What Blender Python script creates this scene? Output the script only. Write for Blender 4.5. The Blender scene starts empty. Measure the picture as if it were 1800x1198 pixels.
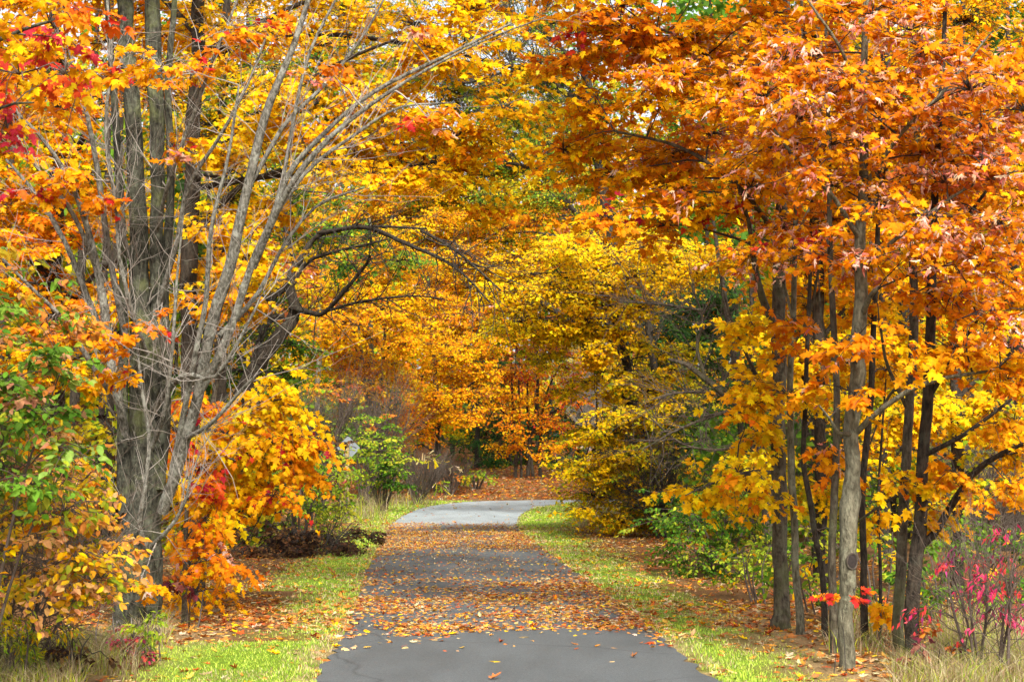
import bpy, math, random
import numpy as np

rng = np.random.default_rng(11)
random.seed(11)
scene = bpy.context.scene
COL = scene.collection
PI = math.pi

# ------------------------------------------------------------------ camera model
W0, H0, F = 1800.0, 1198.0, 3000.0
EYE = 1.68
TH = math.atan(204.0 / F)
CT, ST = math.cos(TH), math.sin(TH)

def V(u, v, D):
    """world point seen at photo pixel u,v at forward distance D"""
    a = (u - 900.0) / F
    b = (599.0 - v) / F
    s = D / (CT - b * ST)
    return np.array([a * s, D, EYE + (ST + b * CT) * s])

def gz(x, y):
    x = np.asarray(x, float); y = np.asarray(y, float)
    far = np.clip((y - 66.5) / 60.0, 0, 1)
    z = 3.2 * far ** 1.15
    side = np.clip((np.abs(x + 0.054 * (y - 13)) - 4.0) / 10.0, 0, 1)
    z = z + side * (0.10 * np.sin(x * 0.9 + y * 0.31) + 0.08 * np.sin(y * 0.63 - x * 0.4))
    return z

def G(u, D):
    """ground point under photo column u at distance D"""
    x = 0.0
    for _ in range(4):
        z = float(gz(x, D))
        b = math.tan(math.atan((z - EYE) / D) - TH)
        x = (u - 900.0) / F * D / (CT - b * ST)
    return np.array([x, D, float(gz(x, D))])

SUN_EL, SUN_AZ = math.radians(43), math.radians(-13)      # sun behind the camera, slightly to its right
SUN = np.array([-math.sin(SUN_AZ) * math.cos(SUN_EL), -math.cos(SUN_AZ) * math.cos(SUN_EL), math.sin(SUN_EL)])

# ------------------------------------------------------------------ helpers
def nrm(a):
    return a / np.maximum(np.linalg.norm(a, axis=-1, keepdims=True), 1e-9)

def lin(rgb, k=1.0):
    c = np.asarray(rgb, float) / 255.0
    return np.where(c <= 0.04045, c / 12.92, ((c + 0.055) / 1.055) ** 2.4) * k

class MB:
    def __init__(s):
        s.v, s.f, s.m, s.c, s.n = [], [], [], [], 0
    def add(s, v, f, mat=0, col=None):
        v = np.asarray(v, float).reshape(-1, 3)
        f = np.asarray(f, np.int64)
        if len(v) == 0 or len(f) == 0:
            return
        s.v.append(v); s.f.append(f + s.n); s.m.append(mat)
        s.c.append(np.tile(np.array([.5, .5, .5]), (len(v), 1)) if col is None else np.broadcast_to(np.asarray(col, float), (len(v), 3)))
        s.n += len(v)
    def build(s, name, mats, parent=None, origin=None, smooth=True):
        v = np.concatenate(s.v)
        if origin is None:
            origin = np.zeros(3) if parent is None else np.array(parent.location)
        v = v - origin
        loops = np.concatenate([f.ravel() for f in s.f])
        cnt = np.concatenate([np.full(len(f), f.shape[1]) for f in s.f])
        mi = np.concatenate([np.full(len(f), m) for f, m in zip(s.f, s.m)])
        st = np.concatenate([[0], np.cumsum(cnt)[:-1]])
        me = bpy.data.meshes.new(name)
        me.vertices.add(len(v)); me.vertices.foreach_set('co', v.astype(np.float32).ravel())
        me.loops.add(len(loops)); me.loops.foreach_set('vertex_index', loops.astype(np.int32))
        me.polygons.add(len(cnt)); me.polygons.foreach_set('loop_start', st.astype(np.int32))
        me.polygons.foreach_set('loop_total', cnt.astype(np.int32))
        me.polygons.foreach_set('material_index', mi.astype(np.int32))
        me.polygons.foreach_set('use_smooth', np.full(len(cnt), smooth, bool))
        a = me.color_attributes.new('Col', 'FLOAT_COLOR', 'POINT')
        c = np.concatenate(s.c); c4 = np.concatenate([c, np.ones((len(c), 1))], 1)
        a.data.foreach_set('color', c4.astype(np.float32).ravel())
        for m in mats:
            me.materials.append(m)
        me.update(calc_edges=True)
        o = bpy.data.objects.new(name, me)
        COL.objects.link(o)
        if parent is not None:
            o.parent = parent
        else:
            o.location = origin
        return o

def tag(o, label=None, cat=None, group=None, kind=None):
    if label: o['label'] = label
    if cat: o['category'] = cat
    if group: o['group'] = group
    if kind: o['kind'] = kind
    return o

def empty(name, loc, label, cat, group=None):
    o = bpy.data.objects.new(name, None)
    o.empty_display_size = 0.2
    o.location = [float(t) for t in loc]
    COL.objects.link(o)
    return tag(o, label, cat, group)

# tubes in one batch: P (N,K,3), R (N,K)
def tubes(P, R, S=4):
    P = np.asarray(P, float); R = np.asarray(R, float)
    N, K, _ = P.shape
    T = np.empty_like(P)
    T[:, 1:-1] = P[:, 2:] - P[:, :-2]; T[:, 0] = P[:, 1] - P[:, 0]; T[:, -1] = P[:, -1] - P[:, -2]
    T = nrm(T)
    ref = np.where(np.abs(T[:, :1, 2:3]) > 0.8, np.array([1., 0, 0]), np.array([0, 0, 1.]))
    ref = np.broadcast_to(ref, T.shape)
    A = nrm(np.cross(T, ref)); B = np.cross(T, A)
    ang = np.arange(S) / S * 2 * PI
    v = P[:, :, None] + R[:, :, None, None] * (np.cos(ang)[None, None, :, None] * A[:, :, None] + np.sin(ang)[None, None, :, None] * B[:, :, None])
    i = np.arange(N)[:, None, None] * K * S; k = np.arange(K - 1)[None, :, None] * S; s = np.arange(S)[None, None, :]
    s2 = (s + 1) % S
    f = np.stack([i + k + s, i + k + s2, i + k + S + s2, i + k + S + s], -1).reshape(-1, 4)
    return v.reshape(-1, 3), f

def catmull(P, n):
    P = np.asarray(P, float)
    if len(P) == 2:
        t = np.linspace(0, 1, n)[:, None]
        return P[0] * (1 - t) + P[1] * t
    Q = np.vstack([2 * P[0] - P[1], P, 2 * P[-1] - P[-2]])
    out = []
    for t in np.linspace(0, len(P) - 1 - 1e-6, n):
        i = int(t); f = t - i
        a, b, c, d = Q[i:i + 4]
        out.append(0.5 * (2 * b + (c - a) * f + (2 * a - 5 * b + 4 * c - d) * f * f + (3 * b - a - 3 * c + d) * f ** 3))
    return np.array(out)

def big_tube(P, R, S=12, flute=0.07, wig=0.0, seed=0):
    """one thick stem with uneven, fluted girth"""
    r = np.random.default_rng(seed)
    n = max(10, int(np.sum(np.linalg.norm(np.diff(P, axis=0), axis=1)) / 0.16))
    n = min(n, 90)
    C = catmull(np.hstack([P, np.asarray(R)[:, None]]), n)
    P2, R2 = C[:, :3].copy(), np.maximum(C[:, 3], 0.002)
    if wig:
        k = r.normal(size=(n, 3)); k = (np.roll(k, 1, 0) + k + np.roll(k, -1, 0)) / 3
        k[0] = 0
        P2 += k * wig * R2[:, None]
    T = nrm(np.gradient(P2, axis=0))
    A = nrm(np.cross(T, np.array([0.03, 1.0, 0.02]))); B = np.cross(T, A)
    ang = np.arange(S) / S * 2 * PI
    ph = r.uniform(0, 6, 3)
    tt = np.linspace(0, n * 0.16, n)[:, None]
    mod = 1 + flute * (np.sin(3 * ang + ph[0] + tt * 0.5) + 0.7 * np.sin(5 * ang + ph[1] - tt * 0.8) + 0.5 * np.sin(2 * ang + ph[2] + tt * 1.7)) + r.normal(size=(n, S)) * flute * 0.3
    rr = R2[:, None] * mod
    v = P2[:, None] + rr[..., None] * (np.cos(ang)[None, :, None] * A[:, None] + np.sin(ang)[None, :, None] * B[:, None])
    k = np.arange(n - 1)[:, None] * S; s = np.arange(S)[None]; s2 = (s + 1) % S
    f = np.stack([k + s, k + s2, k + S + s2, k + S + s], -1).reshape(-1, 4)
    return v.reshape(-1, 3), f, P2, R2

# ------------------------------------------------------------------ materials
def mat(name):
    m = bpy.data.materials.new(name); m.use_nodes = True
    nt = m.node_tree; nt.nodes.clear()
    return m, nt, nt.nodes.new, nt.links.new

def leaf_material(name, trans=0.40, rough=0.65, spec=0.10, tgain=1.15):
    m, nt, N, L = mat(name)
    out = N('ShaderNodeOutputMaterial'); at = N('ShaderNodeAttribute'); at.attribute_name = 'Col'
    geo = N('ShaderNodeNewGeometry')
    noi = N('ShaderNodeTexNoise'); noi.inputs['Scale'].default_value = 26; noi.inputs['Detail'].default_value = 2
    L(geo.outputs['Position'], noi.inputs['Vector'])
    mr = N('ShaderNodeMapRange'); mr.inputs['From Min'].default_value = .3; mr.inputs['From Max'].default_value = .7
    mr.inputs['To Min'].default_value = .78; mr.inputs['To Max'].default_value = 1.15
    L(noi.outputs['Fac'], mr.inputs['Value'])
    mu = N('ShaderNodeVectorMath'); mu.operation = 'SCALE'
    L(at.outputs['Color'], mu.inputs[0]); L(mr.outputs[0], mu.inputs['Scale'])
    p = N('ShaderNodeBsdfPrincipled'); p.inputs['Roughness'].default_value = rough
    p.inputs['Specular IOR Level'].default_value = spec
    L(mu.outputs[0], p.inputs['Base Color'])
    t = N('ShaderNodeBsdfTranslucent')
    g = N('ShaderNodeVectorMath'); g.operation = 'SCALE'; g.inputs['Scale'].default_value = tgain
    L(mu.outputs[0], g.inputs[0]); L(g.outputs[0], t.inputs['Color'])
    mx = N('ShaderNodeMixShader'); mx.inputs[0].default_value = trans
    L(p.outputs[0], mx.inputs[1]); L(t.outputs[0], mx.inputs[2]); L(mx.outputs[0], out.inputs[0])
    return m

def bark_material(name, c0, c1, lichen=None, lich_amt=0.5, sc=1.0, moss=None):
    m, nt, N, L = mat(name)
    out = N('ShaderNodeOutputMaterial'); p = N('ShaderNodeBsdfPrincipled'); p.inputs['Roughness'].default_value = .85
    p.inputs['Specular IOR Level'].default_value = .15
    geo = N('ShaderNodeNewGeometry')
    mp = N('ShaderNodeMapping'); mp.inputs['Scale'].default_value = (30 * sc, 30 * sc, 11 * sc)
    L(geo.outputs['Position'], mp.inputs['Vector'])
    n1 = N('ShaderNodeTexNoise'); n1.inputs['Scale'].default_value = 1.0; n1.inputs['Detail'].default_value = 5; n1.inputs['Roughness'].default_value = .65
    L(mp.outputs[0], n1.inputs['Vector'])
    cr = N('ShaderNodeValToRGB'); cr.color_ramp.elements[0].position = .36; cr.color_ramp.elements[1].position = .66
    cr.color_ramp.elements[0].color = (*lin(c0), 1); cr.color_ramp.elements[1].color = (*lin(c1), 1)
    L(n1.outputs['Fac'], cr.inputs[0])
    last = cr.outputs[0]
    for colr, amt, scale in ((lichen, lich_amt, 7.0), (moss, .5, 2.2)):
        if colr is None: continue
        n2 = N('ShaderNodeTexNoise'); n2.inputs['Scale'].default_value = scale; n2.inputs['Detail'].default_value = 6; n2.inputs['Roughness'].default_value = .7
        L(geo.outputs['Position'], n2.inputs['Vector'])
        r2 = N('ShaderNodeValToRGB'); r2.color_ramp.elements[0].position = .52; r2.color_ramp.elements[1].position = .62
        r2.color_ramp.elements[1].color = (amt, amt, amt, 1)
        L(n2.outputs['Fac'], r2.inputs[0])
        mx = N('ShaderNodeMix'); mx.data_type = 'RGBA'
        L(r2.outputs[0], mx.inputs[0]); L(last, mx.inputs[6]); mx.inputs[7].default_value = (*lin(colr), 1)
        last = mx.outputs[2]
    L(last, p.inputs['Base Color'])
    b = N('ShaderNodeBump'); b.inputs['Strength'].default_value = 1.0; b.inputs['Distance'].default_value = .035
    L(n1.outputs['Fac'], b.inputs['Height']); L(b.outputs[0], p.inputs['Normal'])
    L(p.outputs[0], out.inputs[0])
    return m

def plain_material(name, rgb, rough=.6, var=.2, scale=20, metal=0, spec=.4):
    m, nt, N, L = mat(name)
    out = N('ShaderNodeOutputMaterial'); p = N('ShaderNodeBsdfPrincipled'); p.inputs['Roughness'].default_value = rough
    p.inputs['Metallic'].default_value = metal; p.inputs['Specular IOR Level'].default_value = spec
    geo = N('ShaderNodeNewGeometry'); n = N('ShaderNodeTexNoise'); n.inputs['Scale'].default_value = scale; n.inputs['Detail'].default_value = 5
    L(geo.outputs['Position'], n.inputs['Vector'])
    c = lin(rgb); cr = N('ShaderNodeValToRGB')
    cr.color_ramp.elements[0].position = .3; cr.color_ramp.elements[1].position = .7
    cr.color_ramp.elements[0].color = (*(c * (1 - var)), 1); cr.color_ramp.elements[1].color = (*(c * (1 + var)), 1)
    L(n.outputs['Fac'], cr.inputs[0]); L(cr.outputs[0], p.inputs['Base Color']); L(p.outputs[0], out.inputs[0])
    return m

LEAF = leaf_material('leaf')
DRYLEAF = leaf_material('fallen_leaf', trans=.12, rough=.6, spec=.15)
BLADE = leaf_material('grass_blade', trans=.35, rough=.5, spec=.2)
BARK_GREY = bark_material('grey_maple_bark', (32, 31, 25), (84, 83, 70), (130, 135, 114), .3, 1.0, (104, 110, 66))
BARK_LIMB = bark_material('pale_limb_bark', (66, 63, 54), (140, 136, 124), (176, 178, 164), .45, 1.6)
BARK_PALE = bark_material('pale_maple_bark', (72, 68, 54), (126, 121, 100), (146, 148, 124), .4, 1.1)
BARK_BROWN = bark_material('brown_maple_bark', (54, 47, 38), (100, 91, 76), (122, 122, 100), .4, 1.0, (92, 96, 60))
BARK_DARK = bark_material('dark_bark', (34, 29, 24), (72, 63, 52), (88, 90, 76), .3, 1.0)
TWIG = plain_material('brown_twig', (84, 72, 62), .8, .3)
TWIG_GREY = plain_material('grey_twig', (138, 130, 120), .8, .25)
TWIG_DARK = plain_material('dark_twig', (52, 46, 40), .8, .3)

# ------------------------------------------------------------------ leaf shapes
def fan_template(outline, centre, fold=.28, curl=.22):
    o = np.array([centre] + outline, float)
    z = -fold * np.abs(o[:, 0]) - curl * (o[:, 1] - .25) ** 2
    n = len(outline)
    f = np.array([[0, 1 + i, 1 + (i + 1) % n] for i in range(n)])
    return np.column_stack([o, z]), f

_half = [(.22, -.07), (.47, .12), (.27, .23), (.57, .57), (.21, .52), (.23, .70)]
_ml = [(0, 0)] + _half + [(0, 1.0)] + [(-x, y) for x, y in _half[::-1]]
MAPLE = fan_template(_ml, (0, .33))
_k = [(.5, .22), (.22, .48)]
KITE = (np.array([(0, 0, 0), (.5, .25, -.12), (.2, .5, 0), (0, 1, -.15), (-.2, .5, 0), (-.5, .25, -.12)], float),
        np.array([[0, 1, 2], [0, 2, 3], [0, 3, 4], [0, 4, 5]]))
OVAL = (np.array([(0, 0, 0), (.27, .28, .06), (.25, .65, .05), (0, 1, -.12), (-.25, .65, .05), (-.27, .28, .06)], float),
        np.array([[0, 1, 2], [0, 2, 3], [0, 3, 4], [0, 4, 5]]))
QUAD = (np.array([(0, 0, 0), (.42, .48, -.1), (0, 1, -.05), (-.42, .48, -.1)], float), np.array([[0, 1, 2, 3]]))
LANCE = (np.array([(0, 0, 0), (.15, .35, .03), (0, 1, -.2), (-.15, .35, .03)], float), np.array([[0, 1, 2, 3]]))
NEEDLE = (np.array([(-.03, 0, 0), (.03, 0, 0), (.12, 1, 0), (-.12, 1, 0)], float), np.array([[0, 1, 2, 3]]))

def put_leaves(mb, tpl, pos, tip, nor, size, col, mat=0, narrow=None, curl=None):
    tv, tf = tpl
    N = len(pos)
    if N == 0: return
    t = nrm(tip); n = nor - np.sum(nor * t, 1, keepdims=True) * t; n = nrm(n)
    x = np.cross(t, n)
    k = len(tv)
    lx = np.broadcast_to(tv[None, :, 0], (N, k)).copy(); ly = np.broadcast_to(tv[None, :, 1], (N, k)).copy(); lz = np.broadcast_to(tv[None, :, 2], (N, k)).copy()
    if narrow is not None:
        lx *= narrow[:, None]; lz *= (1 + 1.2 * (1 - narrow[:, None]))
    fl = rng.uniform(.3, 1.9, (N, 1)) * np.where(rng.random((N, 1)) < .25, -1, 1)
    lz *= fl
    if curl is not None:
        lz += curl[:, None] * (ly ** 2 + 1.5 * np.abs(lx) ** 2)
    sk = rng.normal(0, .12, (N, 1)); lx = lx + sk * ly
    s = np.asarray(size)[:, None, None]
    v = pos[:, None] + s * (lx[..., None] * x[:, None] + ly[..., None] * t[:, None] + lz[..., None] * n[:, None])
    f = (np.arange(N)[:, None, None] * k + tf[None]).reshape(-1, tf.shape[1])
    cc = np.repeat(col[:, None], k, 1)
    if k > 6:
        am = (rng.random(N) ** 2.5 * .6)[:, None] * (rng.random((N, k)) ** .7)
        am[:, 0] = 0
        rim = np.where(rng.random((N, 1)) < .6, col * np.array([.92, .62, .8]), col * np.array([.42, .34, .6]))
        cc = cc * (1 - am[..., None]) + rim[:, None] * am[..., None]
    mb.add(v.reshape(-1, 3), f, mat, cc.reshape(-1, 3))

# colour families (photo-like sRGB of the leaf itself)
PAL = {
    'orange': [(240, 136, 8), (234, 120, 10), (244, 152, 10), (228, 106, 14)],
    'deep':   [(232, 118, 10), (240, 130, 8), (222, 102, 16), (244, 144, 10)],
    'gold':   [(244, 162, 6), (240, 148, 6), (246, 174, 8), (234, 132, 10)],
    'yellow': [(246, 184, 12), (242, 170, 10), (248, 194, 24), (238, 158, 12)],
    'bright': [(250, 200, 14), (248, 188, 12), (246, 176, 10)],
    'olive':  [(214, 178, 20), (196, 168, 22), (176, 158, 26), (222, 168, 18), (130, 140, 30)],
    'lime':   [(176, 190, 50), (150, 172, 44), (196, 196, 54), (120, 150, 36)],
    'green':  [(96, 138, 34), (78, 120, 30), (120, 156, 40), (62, 98, 28)],
    'dkgreen': [(54, 86, 30), (44, 72, 28), (70, 100, 34)],
    'pine':   [(40, 78, 34), (52, 94, 38), (34, 64, 30), (66, 106, 44)],
    'red':    [(216, 66, 34), (196, 44, 40), (228, 92, 30), (176, 36, 56)],
    'crimson': [(222, 74, 34), (206, 54, 40), (236, 104, 28), (244, 132, 24), (196, 52, 66)],
    'pink':   [(222, 74, 118), (204, 50, 100), (232, 96, 110), (170, 54, 120), (226, 70, 70)],
    'maroon': [(122, 44, 60), (146, 66, 76), (98, 40, 50), (150, 90, 80)],
    'brown':  [(96, 66, 42), (72, 50, 36), (122, 86, 52), (52, 38, 30)],
    'rust':   [(196, 110, 44), (180, 92, 40), (214, 134, 50), (204, 112, 70)],
    'litter': [(222, 150, 60), (206, 124, 48), (234, 178, 76), (190, 118, 60), (230, 190, 126), (206, 96, 40), (168, 108, 64)],
    'pale':   [(240, 196, 168), (232, 170, 140), (246, 214, 190), (216, 130, 110)],
    'greenpink': [(112, 152, 44), (138, 172, 58), (92, 134, 38), (158, 184, 84), (214, 150, 110), (120, 160, 50), (222, 140, 60)],
    'yelshrub': [(226, 164, 30), (212, 144, 30), (232, 176, 50), (216, 132, 60), (160, 158, 44), (222, 150, 104)],
    'straw':  [(206, 184, 138), (186, 160, 112), (220, 202, 160), (160, 140, 96)],
    'mix':    [(240, 150, 22), (246, 186, 22), (222, 112, 24), (200, 170, 30)],
}
KALB = 0.88
WARM = {'orange': 1.46, 'deep': 1.5, 'gold': 1.48, 'yellow': 1.30, 'bright': 1.1, 'olive': 1.2, 'red': 1.1, 'crimson': 1.1, 'mix': 1.2, 'yelshrub': 1.2}
COV, LEAFK = 1.75, .60

def colours(pal, n, bias=None):
    p = np.array([lin(c) for c in PAL[pal]])
    i = rng.integers(0, len(p), n)
    if bias is not None:
        i = np.where(rng.random(n) < .55, bias, i)
    c = p[i] * KALB * rng.uniform(.78, 1.12, (n, 1))
    c[:, 1] *= rng.uniform(.84, 1.18, n) * WARM.get(pal, 1.0)
    return np.clip(c, 0, .9)

# ------------------------------------------------------------------ foliage
class Skeleton:
    def __init__(s): s.p, s.r = [], []
    def add(s, P, R, skip=0.3):
        k = int(len(P) * skip)
        s.p.append(P[k:]); s.r.append(R[k:])
    def nearest(s, c):
        P = np.concatenate(s.p); R = np.concatenate(s.r)
        d = P - c
        cost = np.linalg.norm(d, axis=1) + 0.9 * np.maximum(0, d[:, 2] + .1)
        i = int(np.argmin(cost))
        return P[i], R[i]

def region(u, v, ru, rv, D0, D1, R, cov, pal, **k):
    return dict(u=u, v=v, ru=ru, rv=rv, D0=D0, D1=D1, R=R, cov=cov, pal=pal, **k)

def sprinkle(rg):
    """even but irregular cluster centres inside the ellipse"""
    Dm = .5 * (rg['D0'] + rg['D1'])
    cpx = rg['R'] * F / Dm
    n = max(1, int(round(rg['cov'] * rg.get('covk', COV) * rg['ru'] * rg['rv'] / (cpx * cpx) * 1.15)))
    pts = []
    for _ in range(n):
        best, bd = None, -1
        for _ in range(6):
            a = rng.uniform(0, 2 * PI); q = math.sqrt(rng.random())
            c = (rg['u'] + rg['ru'] * q * math.cos(a), rg['v'] + rg['rv'] * q * math.sin(a))
            d = min([(c[0] - x[0]) ** 2 + (c[1] - x[1]) ** 2 for x in pts[-60:]] or [1e9])
            if d > bd: best, bd = c, d
        pts.append(best)
    return [V(x, y, rng.uniform(rg['D0'], rg['D1'])) for x, y in pts]

def grow(mb, skel, regions, leafmat=0, twigmat=1, axis=None):
    """clusters of twig sprays with leaves, each hung from the nearest limb"""
    for rg in regions:
        Dm = .5 * (rg['D0'] + rg['D1'])
        size = rg.get('size', .118 if Dm < 24 else (.135 if Dm < 62 else .17))
        size *= LEAFK if 'tpl' not in rg else 1.0
        tpl = rg.get('tpl', MAPLE if Dm < 26 else (KITE if Dm < 66 else QUAD))
        dens = rg.get('dens', 1.0); droop = rg.get('droop', .7); flat = rg.get('flat', .45)
        R = rg['R']
        M = 13
        afrac = .36 if tpl is OVAL else (.14 if tpl is LANCE else (.17 if tpl is NEEDLE else .42))
        nl = dens * 1.25 * PI * R * R / (afrac * size * size)
        nsp = max(2, int(nl / M))
        hubs = sprinkle(rg)
        S, Dv, Lg, CI, HB = [], [], [], [], []
        links = []
        for ci, c in enumerate(hubs):
            c = c.copy(); c[2] = max(c[2], float(gz(c[0], c[1])) + R * .35)
            hp, hr = skel.nearest(c)
            out = c - (axis if axis is not None else hp); out[2] *= .2; out = nrm(out)
            if rg.get('out') is not None:
                out = nrm(np.array(rg['out'], float))
            mid = .5 * (hp + c) + np.array([0, 0, .10 * np.linalg.norm(c - hp)])
            r0 = min(hr * .6, .006 + .008 * np.linalg.norm(c - hp))
            links.append((hp, mid, c, r0))
            off = rng.normal(0, 1, (nsp, 3)) * np.array([R, R, R * flat]) * .42
            s = c + off
            a = rng.uniform(0, 2 * PI, nsp)
            d = np.column_stack([np.cos(a), np.sin(a), rng.normal(-.05, .28, nsp)]) + .7 * out + .6 * off / R
            S.append(s); Dv.append(nrm(d)); Lg.append(rng.uniform(.45, 1.0, nsp) * R * .95); CI.append(np.full(nsp, rng.integers(0, len(PAL[rg['pal']])))); HB.append(np.repeat(c[None], nsp, 0))
        S = np.concatenate(S); Dv = np.concatenate(Dv); Lg = np.concatenate(Lg); CI = np.concatenate(CI); HB = np.concatenate(HB)
        n = len(S)
        def at(t):
            return S + Dv * (Lg * t)[:, None] + np.array([0, 0, -1.]) * (Lg * t * t * .35 * droop)[:, None]
        # twig geometry
        if rg.get('twigs', True):
            hp = np.array([l[0] for l in links]); mid = np.array([l[1] for l in links]); cc = np.array([l[2] for l in links]); r0 = np.array([l[3] for l in links])
            ts = np.linspace(0, 1, 6)
            P = np.stack([(1 - t) ** 2 * hp + 2 * t * (1 - t) * mid + t * t * cc for t in ts], 1)
            P[:, 1:-1] += rng.normal(0, .02, P[:, 1:-1].shape) * np.linalg.norm(cc - hp, axis=1)[:, None, None] * .6
            mb.add(*tubes(P, r0[:, None] * np.linspace(1, .35, 6)[None], 4), twigmat)
            P = np.stack([HB, .5 * (HB + S) + np.array([0, 0, .04]), S, at(np.full(n, .5)), at(np.full(n, 1.0))], 1)
            rr = (.0035 if Dm < 26 else .006) * rg.get('twk', 1.0)
            mb.add(*tubes(P, np.full((n, 1), rr) * np.array([[1.5, 1.3, 1.0, .8, .4]]), 3), twigmat)
        # leaves
        T = np.linspace(.05, 1.05, M)[None] + rng.normal(0, .05, (n, M))
        side = nrm(np.cross(Dv, np.array([0, 0, 1.])))
        sg = np.where(np.arange(M) % 2 == 0, 1., -1.)[None] * np.where(rng.random((n, 1)) < .5, 1, -1)
        base = (S[:, None] + Dv[:, None] * (Lg[:, None] * T)[..., None])
        base[..., 2] -= Lg[:, None] * T * T * .35 * droop
        pet = rng.uniform(.02, .085, (n, M)) * (size / .115)
        base = base + side[:, None] * (sg * pet)[..., None] + rng.normal(0, .022 * size / .115, (n, M, 3))
        tip = .45 * Dv[:, None] + .75 * sg[..., None] * side[:, None] + rng.normal(0, .38, (n, M, 3))
        tip[..., 2] -= rng.uniform(.2, 1.25, (n, M)) * droop
        nor = np.array([0, 0, .55]) + 1.0 * SUN + rng.normal(0, .42, (n, M, 3))
        keep = (rng.random((n, M)) < rg.get('keep', .92)).ravel()
        base = base.reshape(-1, 3)[keep]; tip = tip.reshape(-1, 3)[keep]; nor = nor.reshape(-1, 3)[keep]
        cb = np.repeat(CI, M)[keep]
        N = len(base)
        c = colours(rg['pal'], N, cb)
        if rg.get('mix'):
            for pal2, fr in rg['mix']:
                # patches: whole sprays change colour together, plus loose single leaves
                sp = (np.repeat(rng.random(n), M)[keep] < fr * .7) | (rng.random(N) < fr * .35)
                c[sp] = colours(pal2, int(sp.sum()))
        sz = size * np.clip(rng.normal(1, .22, N), .5, 1.45)
        narrow = np.ones(N); curl = rng.normal(0, .12, N)
        cf = rg.get('curl', 0.0)
        if cf:
            pat = np.repeat(rng.random(n), M)[keep]
            w = (rng.random(N) < cf * np.where(pat < .4, 2.6, .4))
            narrow[w] = rng.uniform(.18, .42, int(w.sum())); curl[w] = rng.uniform(-.9, .9, int(w.sum()))
            c[w] = colours('pale', int(w.sum()))
        put_leaves(mb, tpl, base, tip, nor, sz, c, leafmat, narrow, curl)

def shoots(P, R, n, length, r, up=.5, spread=.7, t0=.15, sub=2, K=6, seedv=None):
    """bare side shoots leaving a limb, with finer shoots on them"""
    L = len(P)
    idx = (rng.uniform(t0, .98, n) * (L - 1)).astype(int)
    T = nrm(np.gradient(P, axis=0))[idx]
    d = nrm(T * .8 + rng.normal(0, spread, (n, 3)) + np.array([0, 0, up * .5]))
    ln = length * rng.uniform(.35, 1.0, n)
    out = []
    def curve(s, d, ln, bend):
        k = np.linspace(0, 1, K)
        b = rng.normal(0, .35, (len(s), 3)) + np.array([0, 0, bend])
        q = s[:, None] + d[:, None] * (ln[:, None] * k)[..., None] + b[:, None] * (ln[:, None] * k ** 2)[..., None] * .5
        q[:, 1:] += rng.normal(0, .018, q[:, 1:].shape) * ln[:, None, None]
        return q
    q = curve(P[idx], d, ln, up)
    rr = np.minimum(r, R[idx] * .6)[:, None] * np.linspace(1, .3, K)[None]
    out.append((q, rr))
    for lev in range(sub):
        m = len(q)
        rep = 3 if lev == 0 else 2
        j = np.repeat(np.arange(m), rep); kk = rng.integers(1, K - 1, m * rep)
        s = q[j, kk]; dd = nrm(nrm(q[j, -1] - q[j, 0]) * .9 + rng.normal(0, .55, (m * rep, 3)) + np.array([0, 0, .15]))
        l2 = np.linalg.norm(q[j, -1] - q[j, 0], axis=1) * rng.uniform(.25, .6, m * rep)
        q2 = curve(s, dd, l2, up * .6)
        r2 = rr[j, kk] * .65
        out.append((q2, r2[:, None] * np.linspace(1, .35, K)[None]))
        q, rr = q2, out[-1][1]
    return out

def line_points(spec, D):
    """[(u,v,w[,D])...]; v 'g' = on the ground"""
    P, R = [], []
    for s in spec:
        d = s[3] if len(s) > 3 else D
        P.append(G(s[0], d) - np.array([0, 0, .06]) if s[1] == 'g' else V(s[0], s[1], d))
        R.append(s[2] * d / F * .5)
    return np.array(P), np.array(R)

def tree(name, label, cat, D, trunk, limbs=(), regions=(), bark=None, limbbark=None, twig=None, group=None,
         flare=1.5, flute=.07, bare=None, stems=(), crown='crown', sides=12, limb_shoots=None, wig=.25, trunk_shoots=None, limb_label=None):
    bark = bark or BARK_BROWN; twig = twig or TWIG_DARK; limbbark = limbbark or bark
    P, R = line_points(trunk, D)
    base = P[0] + np.array([0, 0, .06])
    root = empty(name, base, label, cat, group)
    sk = Skeleton()
    if flare > 1:
        h = P[0] + (P[1] - P[0]) * min(.3, .22 / max(np.linalg.norm(P[1] - P[0]), .3))
        P = np.vstack([P[:1], h, P[1:]]); R = np.concatenate([[R[0] * flare], [R[0] * 1.05], R[1:]])
    mb = MB(); v, f, p2, r2 = big_tube(P, R, sides, flute, wig, len(label)); mb.add(v, f); sk.add(p2, r2)
    if trunk_shoots:
        for q, rr in shoots(p2, r2, **trunk_shoots): mb.add(*tubes(q, rr, 3), 1)
    mb.build('trunk', [bark, twig], root)
    for i, st in enumerate(stems):
        P, R = line_points(st, D)
        mb = MB(); v, f, p2, r2 = big_tube(P, R, sides, flute, wig, i + 77); mb.add(v, f); sk.add(p2, r2)
        if trunk_shoots:
            for q, rr in shoots(p2, r2, **trunk_shoots): mb.add(*tubes(q, rr, 3), 1)
        mb.build('stem', [bark, twig], root)
    for i, lm in enumerate(limbs):
        P, R = line_points(lm, D)
        mb = MB(); v, f, p2, r2 = big_tube(P, R, 8, flute * .7, wig, i + 5); mb.add(v, f); sk.add(p2, r2, .15)
        if limb_shoots:
            for q, rr in shoots(p2, r2, **limb_shoots): mb.add(*tubes(q, rr, 3), 1)
        mb.build('limb', [limbbark, twig], root)
    if regions:
        mb = MB()
        ax = base.copy(); ax[2] = base[2] + 3
        grow(mb, sk, regions, axis=ax)
        mb.build(crown, [LEAF, twig], root)
    return root

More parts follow.
